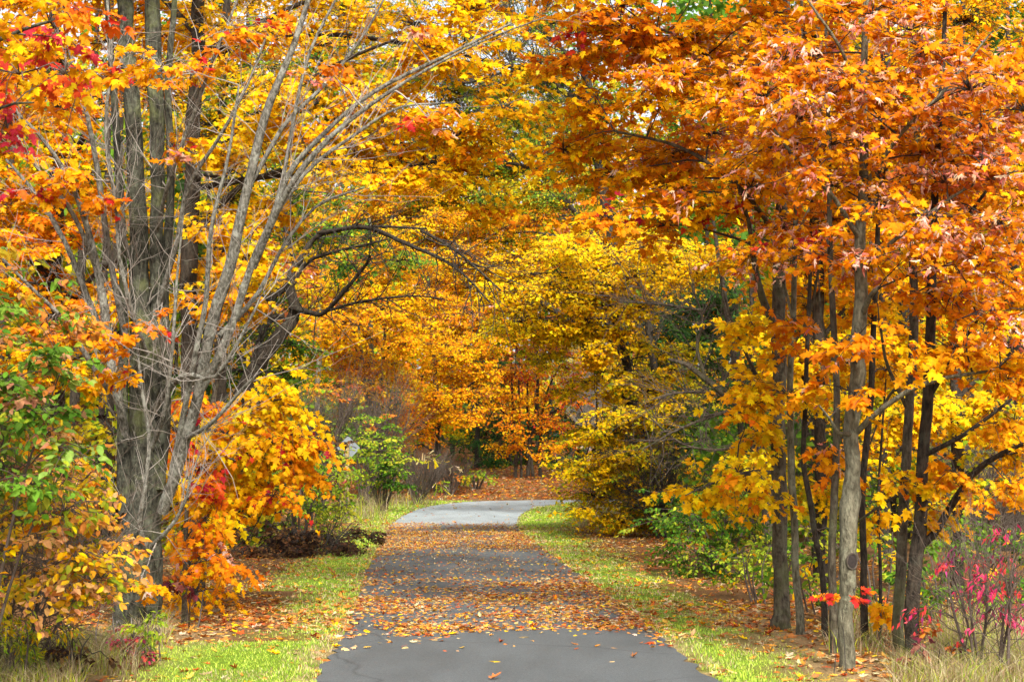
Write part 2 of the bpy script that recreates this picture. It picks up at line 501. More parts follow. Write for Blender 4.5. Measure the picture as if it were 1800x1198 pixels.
def bush(name, label, cat, u, D, nst, h_px, spread_px, regions, twig=TWIG, group=None, crown='foliage', w=4, lean=0, bare=None, vt=None, stem_name='stem'):
    """several stems rising from one foot, then leafy sprays"""
    base = G(u, D)
    root = empty(name, base, label, cat, group)
    sk = Skeleton()
    b2 = (base[2] - EYE) / D
    vg = 599 - F * math.tan(math.atan(b2) - TH)
    for i in range(nst):
        a = (i + .5) / nst * 2 - 1 + rng.normal(0, .12)
        top = V(u + lean + a * spread_px + rng.normal(0, spread_px * .1), vg - h_px * rng.uniform(.7, 1.0), D + rng.normal(0, .35))
        b0 = base + np.array([a * .12, rng.normal(0, .1), -.03])
        mid = .55 * b0 + .45 * top + np.array([0, 0, .12 * (top[2] - b0[2])]) + rng.normal(0, .05, 3)
        P = np.array([b0, mid, top]); R = np.array([1, .75, .3]) * w * D / F * .5
        mb = MB()
        v, f, p2, r2 = big_tube(P, R, 6, .05, .3, i); mb.add(v, f); sk.add(p2, r2, .25)
        if bare:
            for q, rr in shoots(p2, r2, **bare): mb.add(*tubes(q, rr, 3), 0)
        mb.build(stem_name, [twig], root)
    if regions:
        m2 = MB(); grow(m2, sk, regions, axis=base + np.array([0, 0, .6])); m2.build(crown, [LEAF, twig], root)
    return root
# ------------------------------------------------------------------ ground and path
LEFT = [(0.20, -14), (-.35, 0), (-1.43, 12.6), (-1.62, 17), (-2.15, 25.6), (-2.80, 38.2), (-3.02, 43), (-3.10, 52), (-2.75, 59), (-1.70, 64.4), (0, 66.4), (2.6, 67.2), (8, 67.6), (20, 66.5), (45, 60)]
RIGHT = [(3.3, -14), (2.72, 0), (1.58, 12.6), (1.36, 17), (.90, 25.6), (.20, 38.2), (.14, 45), (.36, 52), (.98, 58), (2.2, 62.6), (5, 64), (9, 64.2), (20, 63), (44, 57)]
LE = catmull(np.array([(x, y, 0) for x, y in LEFT], float), 260)[:, :2]
RE = catmull(np.array([(x, y, 0) for x, y in RIGHT], float), 260)[:, :2]
POLY = np.vstack([LE, RE[::-1]])

def inside(x, y):
    x = np.asarray(x, float); y = np.asarray(y, float)
    c = np.zeros(x.shape, bool)
    n = len(POLY); j = n - 1
    for i in range(n):
        xi, yi = POLY[i]; xj, yj = POLY[j]
        if yi != yj:
            c ^= ((yi > y) != (yj > y)) & (x < (xj - xi) * (y - yi) / (yj - yi) + xi)
        j = i
    return c

def edge_dist(x, y):
    """distance to the path's left edge and to its right edge"""
    def d(E):
        o = np.full(len(x), 1e9)
        for k in range(0, len(E), 2):
            o = np.minimum(o, (x - E[k, 0]) ** 2 + (y - E[k, 1]) ** 2)
        return np.sqrt(o)
    return d(LE), d(RE)

def vnoise(x, y, s, seed=0):
    """smooth value noise, 0..1"""
    g = np.random.default_rng(900 + seed).random((64, 64))
    X = x / s; Y = y / s
    i = np.floor(X).astype(int); j = np.floor(Y).astype(int); fx = X - i; fy = Y - j
    fx = fx * fx * (3 - 2 * fx); fy = fy * fy * (3 - 2 * fy)
    a = g[i % 64, j % 64]; b = g[(i + 1) % 64, j % 64]; c = g[i % 64, (j + 1) % 64]; d = g[(i + 1) % 64, (j + 1) % 64]
    return (a * (1 - fx) + b * fx) * (1 - fy) + (c * (1 - fx) + d * fx) * fy

def grass_amount(x, y):
    """how much mown grass grows at a verge point"""
    ins = inside(x, y); dl, dr = edge_dist(x, y)
    left = dl < dr
    w = np.where(left, np.clip(1.85 - .028 * (y - 12), 1.0, 2.0), np.clip(1.0 + .02 * (y - 12), .9, 1.7))
    w = np.where(left & (y > 44), 2.2, w); w = np.where(y > 65.5, .15, w)
    w = np.where((~left) & (y > 46) & (y < 64), 1.7, w)
    w = np.where(left & (y > 15.6) & (y < 21.5), .55 + .5 * vnoise(x, y, 1.2, 61), w)
    d = np.where(left, dl, dr)
    g = np.clip((w - d) / .55 + (vnoise(x, y, .5, 1) - .5) * 1.1, 0, 1) * np.clip((d - .05) / .14, 0, 1)
    return np.where(ins, 0, g), d, left

gx = np.concatenate([[-420, -200, -110, -70, -48, -36, -28], np.arange(-22, -8, .8), np.arange(-8, 6, .16), np.arange(6, 24, .8), [30, 40, 55, 80, 130, 220, 420]])
gy = np.concatenate([[-60, -30, -14, -6, 0, 4, 7], np.arange(9, 30, .16), np.arange(30, 72, .35), np.arange(72, 130, 2), [140, 160, 190, 240, 320, 450]])
X, Y = np.meshgrid(gx, gy)
xs, ys = X.ravel(), Y.ravel()
zs = gz(xs, ys)
g, dd, lf = grass_amount(xs, ys)
zs = zs - np.where(inside(xs, ys), .004, 0) + np.where((dd > .3) & ~inside(xs, ys), .012 * vnoise(xs, ys, .35, 4) + .02 * vnoise(xs, ys, 1.3, 5), 0)
soil = lin((132, 104, 70)) * .9; straw = lin((196, 172, 124)) * .85; turf = lin((122, 150, 44)) * .9; duff = lin((128, 84, 44)) * .8
n1 = vnoise(xs, ys, .4, 7)[:, None]; n2 = vnoise(xs, ys, 1.7, 8)[:, None]
basec = duff * n2 + soil * (1 - n2)
edge = np.clip(1 - np.abs(dd - .02) / .22, 0, 1)[:, None]
rim = np.clip(1 - np.abs(dd - np.where(lf, 1.75, 1.15)) / .75, 0, 1)[:, None] * (ys < 19)[:, None]
c = basec * (1 - g[:, None]) + turf * g[:, None]
c = c * (1 - np.maximum(edge, rim * .8) * (.5 + .5 * n1)) + straw * np.maximum(edge, rim * .8) * (.5 + .5 * n1)
gm, nt, N, L = mat('ground')
out = N('ShaderNodeOutputMaterial'); p = N('ShaderNodeBsdfPrincipled'); p.inputs['Roughness'].default_value = .95; p.inputs['Specular IOR Level'].default_value = .1
at = N('ShaderNodeAttribute'); at.attribute_name = 'Col'; geo = N('ShaderNodeNewGeometry')
no = N('ShaderNodeTexNoise'); no.inputs['Scale'].default_value = 38; no.inputs['Detail'].default_value = 6; no.inputs['Roughness'].default_value = .7
L(geo.outputs['Position'], no.inputs['Vector'])
mr = N('ShaderNodeMapRange'); mr.inputs['From Min'].default_value = .3; mr.inputs['From Max'].default_value = .7; mr.inputs['To Min'].default_value = .45; mr.inputs['To Max'].default_value = 1.35
L(no.outputs['Fac'], mr.inputs['Value'])
mu = N('ShaderNodeVectorMath'); mu.operation = 'SCALE'; L(at.outputs['Color'], mu.inputs[0]); L(mr.outputs[0], mu.inputs['Scale'])
L(mu.outputs[0], p.inputs['Base Color'])
bp = N('ShaderNodeBump'); bp.inputs['Distance'].default_value = .03; L(no.outputs['Fac'], bp.inputs['Height']); L(bp.outputs[0], p.inputs['Normal']); L(p.outputs[0], out.inputs[0])
ny, nx = X.shape
ii = np.arange(ny - 1)[:, None] * nx + np.arange(nx - 1)[None]
fq = np.stack([ii, ii + 1, ii + nx + 1, ii + nx], -1).reshape(-1, 4)
mb = MB(); mb.add(np.column_stack([xs, ys, zs]), fq, 0, c)
tag(mb.build('ground', [gm]), kind='structure')

pm, nt, N, L = mat('asphalt')
out = N('ShaderNodeOutputMaterial'); p = N('ShaderNodeBsdfPrincipled'); p.inputs['Specular IOR Level'].default_value = .42
geo = N('ShaderNodeNewGeometry')
na = N('ShaderNodeTexNoise'); na.inputs['Scale'].default_value = 120; na.inputs['Detail'].default_value = 3
nb = N('ShaderNodeTexNoise'); nb.inputs['Scale'].default_value = .9; nb.inputs['Detail'].default_value = 6; nb.inputs['Roughness'].default_value = .6
mp = N('ShaderNodeMapping'); mp.inputs['Scale'].default_value = (1.6, .35, 1); L(geo.outputs['Position'], mp.inputs['Vector']); L(mp.outputs[0], nb.inputs['Vector'])
L(geo.outputs['Position'], na.inputs['Vector'])
ad = N('ShaderNodeMath'); ad.operation = 'MULTIPLY_ADD'; ad.inputs[1].default_value = .45; L(na.outputs['Fac'], ad.inputs[0])
mh = N('ShaderNodeMath'); mh.operation = 'MULTIPLY'; mh.inputs[1].default_value = .6; L(nb.outputs['Fac'], mh.inputs[0]); L(mh.outputs[0], ad.inputs[2])
cr = N('ShaderNodeValToRGB'); cr.color_ramp.elements[0].position = .34; cr.color_ramp.elements[1].position = .72
cr.color_ramp.elements[0].color = (.048, .056, .058, 1); cr.color_ramp.elements[1].color = (.098, .112, .116, 1)
L(ad.outputs[0], cr.inputs[0])
vo = N('ShaderNodeTexVoronoi'); vo.inputs['Scale'].default_value = 160; L(geo.outputs['Position'], vo.inputs['Vector'])
sp = N('ShaderNodeMapRange'); sp.inputs['From Min'].default_value = 0; sp.inputs['From Max'].default_value = 1; sp.inputs['To Min'].default_value = .6; sp.inputs['To Max'].default_value = 1.5
sx_ = N('ShaderNodeSeparateColor'); L(vo.outputs['Color'], sx_.inputs[0]); L(sx_.outputs[0], sp.inputs['Value'])
m1 = N('ShaderNodeVectorMath'); m1.operation = 'SCALE'; L(cr.outputs[0], m1.inputs[0]); L(sp.outputs[0], m1.inputs['Scale'])
nw = N('ShaderNodeTexNoise'); nw.inputs['Scale'].default_value = 1.6; nw.inputs['Detail'].default_value = 5; L(geo.outputs['Position'], nw.inputs['Vector'])
mw = N('ShaderNodeMix'); mw.data_type = 'RGBA'; mw.inputs[0].default_value = .22; L(geo.outputs['Position'], mw.inputs[6]); L(nw.outputs['Color'], mw.inputs[7])
vc = N('ShaderNodeTexVoronoi'); vc.feature = 'DISTANCE_TO_EDGE'; vc.inputs['Scale'].default_value = .33; L(mw.outputs[2], vc.inputs['Vector'])
ck = N('ShaderNodeMapRange'); ck.inputs['From Min'].default_value = .0; ck.inputs['From Max'].default_value = .005; ck.inputs['To Min'].default_value = .6; ck.inputs['To Max'].default_value = 1.0; L(vc.outputs['Distance'], ck.inputs['Value'])
m2 = N('ShaderNodeVectorMath'); m2.operation = 'SCALE'; L(m1.outputs[0], m2.inputs[0]); L(ck.outputs[0], m2.inputs['Scale'])
# the section round the bend is paler asphalt
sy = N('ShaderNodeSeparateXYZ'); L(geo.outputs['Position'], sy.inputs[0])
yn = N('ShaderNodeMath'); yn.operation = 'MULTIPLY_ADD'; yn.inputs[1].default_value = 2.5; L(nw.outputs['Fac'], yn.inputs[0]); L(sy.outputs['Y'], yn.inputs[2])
far_gain = N('ShaderNodeMapRange'); far_gain.inputs['From Min'].default_value = 41.5; far_gain.inputs['From Max'].default_value = 43.5; far_gain.inputs['To Min'].default_value = 1.0; far_gain.inputs['To Max'].default_value = 3.5; L(yn.outputs[0], far_gain.inputs['Value'])
m3 = N('ShaderNodeVectorMath'); m3.operation = 'SCALE'; L(m2.outputs[0], m3.inputs[0]); L(far_gain.outputs[0], m3.inputs['Scale'])
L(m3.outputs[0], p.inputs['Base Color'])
rr = N('ShaderNodeMapRange'); rr.inputs['To Min'].default_value = .5; rr.inputs['To Max'].default_value = .75; L(nb.outputs['Fac'], rr.inputs['Value']); L(rr.outputs[0], p.inputs['Roughness'])
bp = N('ShaderNodeBump'); bp.inputs['Strength'].default_value = .35; bp.inputs['Distance'].default_value = .004; L(na.outputs['Fac'], bp.inputs['Height']); L(bp.outputs[0], p.inputs['Normal']); L(p.outputs[0], out.inputs[0])
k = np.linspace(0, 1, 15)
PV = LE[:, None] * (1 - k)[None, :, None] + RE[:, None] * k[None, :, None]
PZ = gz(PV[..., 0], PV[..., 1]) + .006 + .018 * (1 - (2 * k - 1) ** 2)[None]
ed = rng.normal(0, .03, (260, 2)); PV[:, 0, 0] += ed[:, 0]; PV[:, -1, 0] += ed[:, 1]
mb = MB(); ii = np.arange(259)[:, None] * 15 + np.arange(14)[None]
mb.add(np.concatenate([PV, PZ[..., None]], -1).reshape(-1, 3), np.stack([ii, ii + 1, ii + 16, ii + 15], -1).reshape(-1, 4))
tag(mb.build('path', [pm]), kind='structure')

# ------------------------------------------------------------------ mown grass, dry grass, fallen leaves
def blades(mb, pos, h, w, lean, col, bend=.5):
    n = len(pos)
    a = rng.uniform(0, 2 * PI, n); sx = np.column_stack([np.cos(a), np.sin(a), np.zeros(n)])
    b = rng.uniform(0, 2 * PI, n); ln = np.column_stack([np.cos(b), np.sin(b), np.zeros(n)]) * (lean * rng.random(n) * h)[:, None]
    up = np.array([0, 0, 1.])
    m = pos + ln * .35 + up * (h * .55)[:, None]; t = pos + ln * (1 + bend * .3) + up * (h * (1 - .25 * lean * rng.random(n)))[:, None]
    W_ = (w * .5)[:, None]
    v = np.stack([pos - sx * W_, pos + sx * W_, m + sx * W_ * .75, m - sx * W_ * .75, t], 1)
    o = np.arange(n)[:, None] * 5
    base = mb.n
    mb.add(v.reshape(-1, 3), (o + np.array([[0, 1, 2, 3]])), 0, np.repeat(col, 5, 0))
    mb.f.append(base + o + np.array([[3, 2, 4]])); mb.m.append(0)
    # keep the per-face lists in step with the vertex lists
    mb.v.append(np.zeros((0, 3))); mb.c.append(np.zeros((0, 3)))

mb = MB()
for (y0, y1, per, hh, ww) in ((10.5, 15.5, 2600, .036, .006), (15.5, 20, 1500, .038, .008), (20, 30, 620, .042, .012), (30, 46, 260, .05, .022), (46, 67, 150, .055, .034)):
    nn = int(per * 9 * (y1 - y0)); x = rng.uniform(-6, 4.5, nn); y = rng.uniform(y0, y1, nn); x = x - .054 * (y - 25)
    gA, d, l_ = grass_amount(x, y)
    dens = gA * (.55 + .45 * vnoise(x, y, .6, 3))
    kk = (rng.random(nn) < dens)
    x, y, d = x[kk], y[kk], d[kk]; n = len(x)
    st = np.clip(vnoise(x, y, .55, 9) * 1.7 - .5 + np.where(d < .22, .5, 0) + np.where(gA[kk] < .5, .45, 0), 0, 1)
    isst = rng.random(n) < st * .8
    col = np.array([lin(q) for q in [(192, 212, 72), (176, 202, 66), (208, 220, 104), (134, 172, 60)]])[rng.integers(0, 4, n)] * .95
    col[isst] = colours('straw', int(isst.sum()))
    blades(mb, np.column_stack([x, y, gz(x, y) + .005]), hh * rng.uniform(.5, 1.35, n), ww * rng.uniform(.7, 1.3, n), .9, col)
tag(mb.build('grass', [BLADE]), 'short yellow green mown grass with straw patches on the verges beside the path', kind='stuff')

def tall_grass(label, boxes, per, h, pal):
    mb = MB()
    for (u0, u1, D0, D1, k) in boxes:
        n = int(per * k); D = rng.uniform(D0, D1, n); u = rng.uniform(u0, u1, n)
        x = (u - 900) / F * D
        q = ~inside(x, D); x, D = x[q], D[q]; n = len(x)
        clump = vnoise(x, D, .45, 21)
        hh = h * rng.uniform(.35, 1.15, n) * (.45 + .8 * clump)
        c = colours(pal, n); c *= .8; gr = rng.random(n) < .25; c[gr] = colours('lime', int(gr.sum()))
        blades(mb, np.column_stack([x, D, gz(x, D)]), hh, rng.uniform(.004, .009, n) * (.6 + D / 30), 1.0, c, 1.2)
    return tag(mb.build('dry_grass', [BLADE]), label, kind='stuff')
tall_grass('pale dry grass standing in a tangle under the yellow shrub', [(-80, 150, 12.0, 15.2, 1), (100, 250, 13.2, 15.6, .7), (230, 300, 15.2, 16.6, .15)], 5200, .30, 'straw')
tall_grass('pale dry grass in a tangle beside the pink leaved shrub', [(1560, 1880, 11.8, 14.5, 1), (1640, 1900, 14, 17, .7), (1450, 1600, 14.5, 18, .2)], 6000, .30, 'straw')
tall_grass('thin dry grass along the far edge of the leaf bank', [(640, 800, 57, 62, .3), (1020, 1130, 44, 52, .4), (600, 680, 44, 56, .4), (1000, 1120, 38, 46, .25)], 1500, .75, 'straw')

mb = MB()
def fallen(n, xr, yr, size, fn, tpl=MAPLE, pal='litter', lift=.012):
    x = rng.uniform(*xr, n); y = rng.uniform(*yr, n); x = x - .054 * (y - 13)
    k = rng.random(n) < np.clip(fn(x, y), 0, 1); x, y = x[k], y[k]; n = len(x)
    if n == 0: return
    z = gz(x, y) + np.where(inside(x, y), .022, .012) + rng.uniform(0, lift, n)
    a = rng.uniform(0, 2 * PI, n)
    tip = np.column_stack([np.cos(a), np.sin(a), rng.normal(.01, .06, n)]); nor = np.column_stack([rng.normal(0, .18, (n, 2)), np.ones(n)])
    c = colours(pal, n); m = rng.random(n); i = m < .16; c[i] = colours('straw', int(i.sum())); i = m > .88; c[i] = colours('gold', int(i.sum()))
    nar = rng.uniform(.5, 1, n)
    put_leaves(mb, tpl, np.column_stack([x, y, z]), tip, nor, size * np.clip(rng.normal(1, .28, n), .4, 1.7), c, 0, nar, rng.normal(.06, .18, n))

def path_density(x, y):
    ins = inside(x, y)
    w = (vnoise(x, y, .9, 31) - .5) * 3.2 + (vnoise(x, y, 2.3, 33) - .5) * 3
    y2 = y + w
    band = lambda a, b, s: np.clip((y2 - a) / s, 0, 1) * np.clip((b - y2) / s, 0, 1)
    d = .006 + .05 * np.clip((y - 14.5) / 2.5, 0, 1) + .66 * band(16.4, 22.6, 1.5) + .07 * band(21, 29, 2) + .75 * band(28.5, 41, 2.6) + .3 * band(40, 43.5, 1)
    d = d * (.15 + 1.5 * vnoise(x, y, .5, 32))
    dl, dr = edge_dist(x, y); d = d + .25 * np.clip(1 - np.minimum(dl, dr) / .3, 0, 1) * (y > 15) * (y < 42)
    d = np.where(y > 43.5, .035, d)
    return np.where(ins, d, 0)

def verge_density(x, y):
    ins = inside(x, y); dl, dr = edge_dist(x, y); left = dl < dr
    d = np.where(left, dl, dr)
    q = np.where(left, .08 + .85 * np.clip((y - 15.5) / 2, 0, 1) * np.clip((34 - y) / 6, .5, 1), .14 + .85 * np.clip((y - 15.5) / 2, 0, 1))
    far = np.clip((d - np.where(left, .85, .6)) / .7, 0, 1)
    q = np.clip(q * (.35 + 1.0 * vnoise(x, y, .6, 41)) + far * np.where(y > 15.2, .6, np.where(left, .3, .85)), 0, 1)
    q = np.where((y > 41) & (y < 66) & (d < 2.2), .12 + .1 * vnoise(x, y, .8, 42), q)
    q = np.where(left & (y > 41.5) & (y < 46), .9, q)
    q = np.where(y > 67, 1.0, q)
    return np.where(ins, 0, q)
fallen(6000, (-1.7, 1.9), (11, 17), .07, path_density)
fallen(25000, (-1.9, 2.0), (16, 24.5), .046, path_density)
fallen(36000, (-2.2, 2.2), (24.5, 44), .055, path_density, KITE)
fallen(3800, (-3, 4), (43, 67), .11, path_density, KITE)
fallen(24000, (-4.4, 5.6), (12, 20), .07, verge_density)
fallen(28000, (-6, 6.5), (20, 42), .08, verge_density, KITE)
fallen(9000, (-8, 7), (41, 67), .13, verge_density, KITE)
fallen(16000, (-8, 22), (66.8, 92), .17, verge_density, KITE, 'rust', .06)
tag(mb.build('fallen_leaves', [DRYLEAF]), 'orange and tan fallen leaves strewn in drifts over the path and verges', kind='stuff')
# ------------------------------------------------------------------ the big grey maple by the verge
r_ = region
tree('maple_tree', 'large grey multi-stemmed maple with long bare limbs, standing beside the left verge', 'tree', 16.0,
     [(242, 'g', 82), (246, 1000, 74), (250, 860, 60), (252, 700, 44), (248, 520, 36), (240, 320, 32), (226, 120, 29), (216, -40, 26), (204, -320, 20)],
     stems=[[(266, 830, 34), (274, 660, 27), (277, 480, 25), (276, 300, 25), (270, 110, 27), (268, -60, 22), (276, -300, 12)],
            [(226, 900, 32), (216, 760, 22), (218, 600, 16), (214, 400, 14), (202, 200, 13), (192, 60, 11), (176, -200, 7)],
            [(280, 860, 24), (292, 700, 18), (288, 520, 16), (300, 320, 14), (296, 120, 12), (318, -100, 8)]],
     limbs=[[(285, 900, 20.8, 15.9), (318, 800, 20.8, 15.7), (346, 700, 20.8, 15.5), (374, 570, 21.6, 15.3), (408, 455, 20.0, 15.1), (434, 330, 16.8, 15), (468, 200, 15.2, 14.9), (520, 70, 11.2, 14.8), (560, -60, 7.4, 14.7)],
            [(350, 690, 14.4, 15.5), (396, 600, 15.2, 15.3), (438, 480, 13.6, 15.1), (474, 395, 12.0, 15), (512, 300, 10.4, 14.9), (580, 225, 8.1, 14.8), (660, 160, 7.4, 14.7), (780, 100, 5.9, 14.6), (900, 40, 3.7, 14.5)],
            [(446, 470, 11.2, 15.1), (500, 345, 11.2, 14.7), (560, 262, 10.4, 14.5), (630, 200, 8.1, 14.4), (720, 140, 5.9, 14.3), (850, 72, 3.7, 14.2), (960, 30, 2.2, 14.1)],
            [(470, 400, 7.4, 15), (540, 300, 7.4, 15.3), (620, 240, 5.9, 15.4), (700, 190, 4.4, 15.5), (800, 180, 3.0, 15.6)],
            [(474, 395, 6.7, 15), (500, 300, 7.4, 15), (520, 190, 6.7, 15), (545, 90, 5.9, 15), (590, 0, 4.4, 15), (640, -90, 3.0, 15)],
            [(262, 730, 12.8), (320, 660, 10.4, 15.4), (380, 660, 6.7, 15), (440, 560, 5.2, 14.8), (458, 520, 3.0, 14.8)],
            [(328, 770, 8.9, 15.6), (370, 745, 7.4, 15.2), (420, 690, 5.9, 15), (445, 665, 5.2, 14.9)],
            [(224, 780, 16.0), (196, 640, 16.0, 15.8), (180, 520, 15.2, 15.7), (160, 420, 12.0, 15.6), (128, 330, 8.9, 15.4), (80, 250, 6.7, 15.2), (20, 190, 4.4, 15)],
            [(196, 640, 12.0, 15.8), (160, 540, 11.2, 15.9), (120, 440, 8.9, 16), (70, 350, 6.7, 16), (10, 280, 4.4, 16)],
            [(228, 620, 12.0), (196, 470, 12.0, 15.8), (172, 300, 10.4, 15.7), (150, 190, 7.4, 15.6), (120, 80, 5.9, 15.5), (100, -60, 3.7, 15.5)],
            [(236, 480, 8.9), (200, 340, 7.4, 15.6), (186, 220, 6.7, 15.4), (196, 90, 5.2, 15.3), (180, -60, 3.7, 15.2)],
            [(270, 560, 11.2), (310, 430, 8.9, 15.6), (330, 330, 8.1, 15.4), (380, 250, 6.7, 15.2), (430, 160, 5.2, 15), (470, 60, 3.7, 14.9)],
            [(272, 420, 8.1), (300, 310, 7.4, 15.5), (340, 200, 6.7, 15.3), (380, 90, 5.2, 15.2), (430, -30, 3.7, 15.1)],
            [(258, 960, 10.4, 15.72), (244, 920, 8.1, 15.6), (255, 850, 7.4, 15.55), (262, 770, 6.7, 15.55), (250, 690, 5.9, 15.6), (240, 600, 3.7, 15.6)],
            [(264, 962, 8.9, 15.72), (300, 925, 6.7, 15.5), (325, 880, 5.2, 15.4), (335, 830, 3.0, 15.3)],
            [(300, 840, 11, 15.8), (340, 640, 10, 15.3), (362, 520, 9, 15.1), (372, 400, 8, 14.9), (400, 280, 6, 14.8), (420, 150, 4, 14.7)],
            [(436, 330, 9, 15), (500, 220, 8, 15.1), (570, 150, 7, 15.2), (640, 60, 5, 15.2), (690, -30, 3, 15.2)],
            [(385, 590, 10, 15.3), (450, 520, 8, 15.5), (500, 430, 6, 15.6), (560, 360, 5, 15.7), (640, 330, 3, 15.8)],
            [(266, 640, 9), (236, 560, 8, 15.6), (210, 450, 7, 15.4), (206, 340, 5, 15.3), (214, 250, 3, 15.2)],
            [(262, 800, 9), (290, 720, 8, 15.6), (304, 600, 7, 15.4), (312, 480, 5, 15.3), (322, 380, 3, 15.2)],
            [(214, 720, 10, 15.9), (160, 640, 9, 15.6), (110, 560, 8, 15.4), (50, 500, 6, 15.2), (-20, 430, 4, 15)],
            [(172, 480, 9, 15.7), (130, 380, 8, 15.3), (70, 300, 6, 15.1), (20, 240, 4, 15)]],
     bark=BARK_GREY, limbbark=BARK_LIMB, twig=TWIG_GREY, flare=1.35, flute=.085, sides=16, wig=.18,
     limb_shoots=dict(n=14, length=.95, r=.005, up=.3, spread=.7, sub=2),
     trunk_shoots=dict(n=16, length=1.0, r=.009, up=.4, spread=.9, sub=2, t0=.1),
     regions=[r_(345, 95, 80, 80, 14.6, 15.4, .32, 1.0, 'orange', mix=[('red', .16), ('gold', .25)], dens=.75),
              r_(275, 265, 80, 50, 14.7, 15.6, .22, .35, 'orange', mix=[('red', .15), ('gold', .2)], dens=.7),
              r_(190, 310, 60, 50, 14.8, 15.4, .22, .35, 'orange', mix=[('gold', .3)], dens=.7),
              r_(170, 110, 60, 70, 14.8, 15.6, .24, .35, 'orange', mix=[('red', .2)], dens=.95),
              r_(250, 640, 70, 90, 14.9, 15.6, .2, .3, 'orange', mix=[('red', .2), ('pale', .1)], dens=.95),
              r_(160, 590, 60, 60, 14.9, 15.6, .26, .6, 'orange', mix=[('rust', .3)], dens=.95),
              r_(265, 1000, 30, 40, 15.2, 15.6, .18, .7, 'deep', mix=[('pale', .2)], dens=.95),
              r_(820, 215, 70, 40, 14.1, 14.6, .22, .5, 'deep', mix=[('pale', .4), ('red', .15)], dens=.85),
              r_(640, 110, 120, 70, 14.3, 15, .2, .16, 'deep', mix=[('pale', .3)], dens=.4),
              r_(400, 180, 160, 120, 14.6, 15.2, .2, .14, 'deep', mix=[('pale', .25)], dens=.85),
              r_(110, 320, 100, 160, 14.8, 15.6, .26, .35, 'orange', mix=[('red', .15)], dens=.95),
              r_(180, -220, 220, 140, 14.6, 17, .5, .4, 'orange'), r_(480, -160, 200, 90, 14.6, 16, .45, .22, 'deep')])

tree('maple_tree', 'maple reaching in at the top left corner with drooping red and crimson leaves', 'tree', 9.6,
     [(-300, 'g', 60), (-290, 600, 54), (-270, 200, 46), (-240, -150, 34)],
     limbs=[[(-285, 330, 22, 9.6), (-150, 150, 14, 9.2), (20, 60, 8, 8.9), (120, 30, 4, 8.7)], [(-280, 400, 18, 9.6), (-140, 260, 12, 9.2), (0, 190, 6, 8.8), (60, 180, 3, 8.7)]],
     bark=BARK_GREY, twig=TWIG,
     regions=[r_(40, 90, 105, 95, 8.6, 9.6, .24, 1.3, 'crimson', mix=[('orange', .5), ('gold', .4)], size=.085, dens=.65, droop=1.3),
              r_(110, 25, 70, 45, 8.8, 9.6, .22, .8, 'crimson', mix=[('orange', .5), ('gold', .4)], size=.085, dens=.6, droop=1.3),
              r_(10, 260, 50, 70, 8.8, 9.4, .2, .6, 'crimson', mix=[('orange', .3)], size=.085, dens=.5, droop=1.3),
              r_(-120, -40, 150, 160, 9, 10.5, .4, .8, 'crimson', mix=[('orange', .4)])])

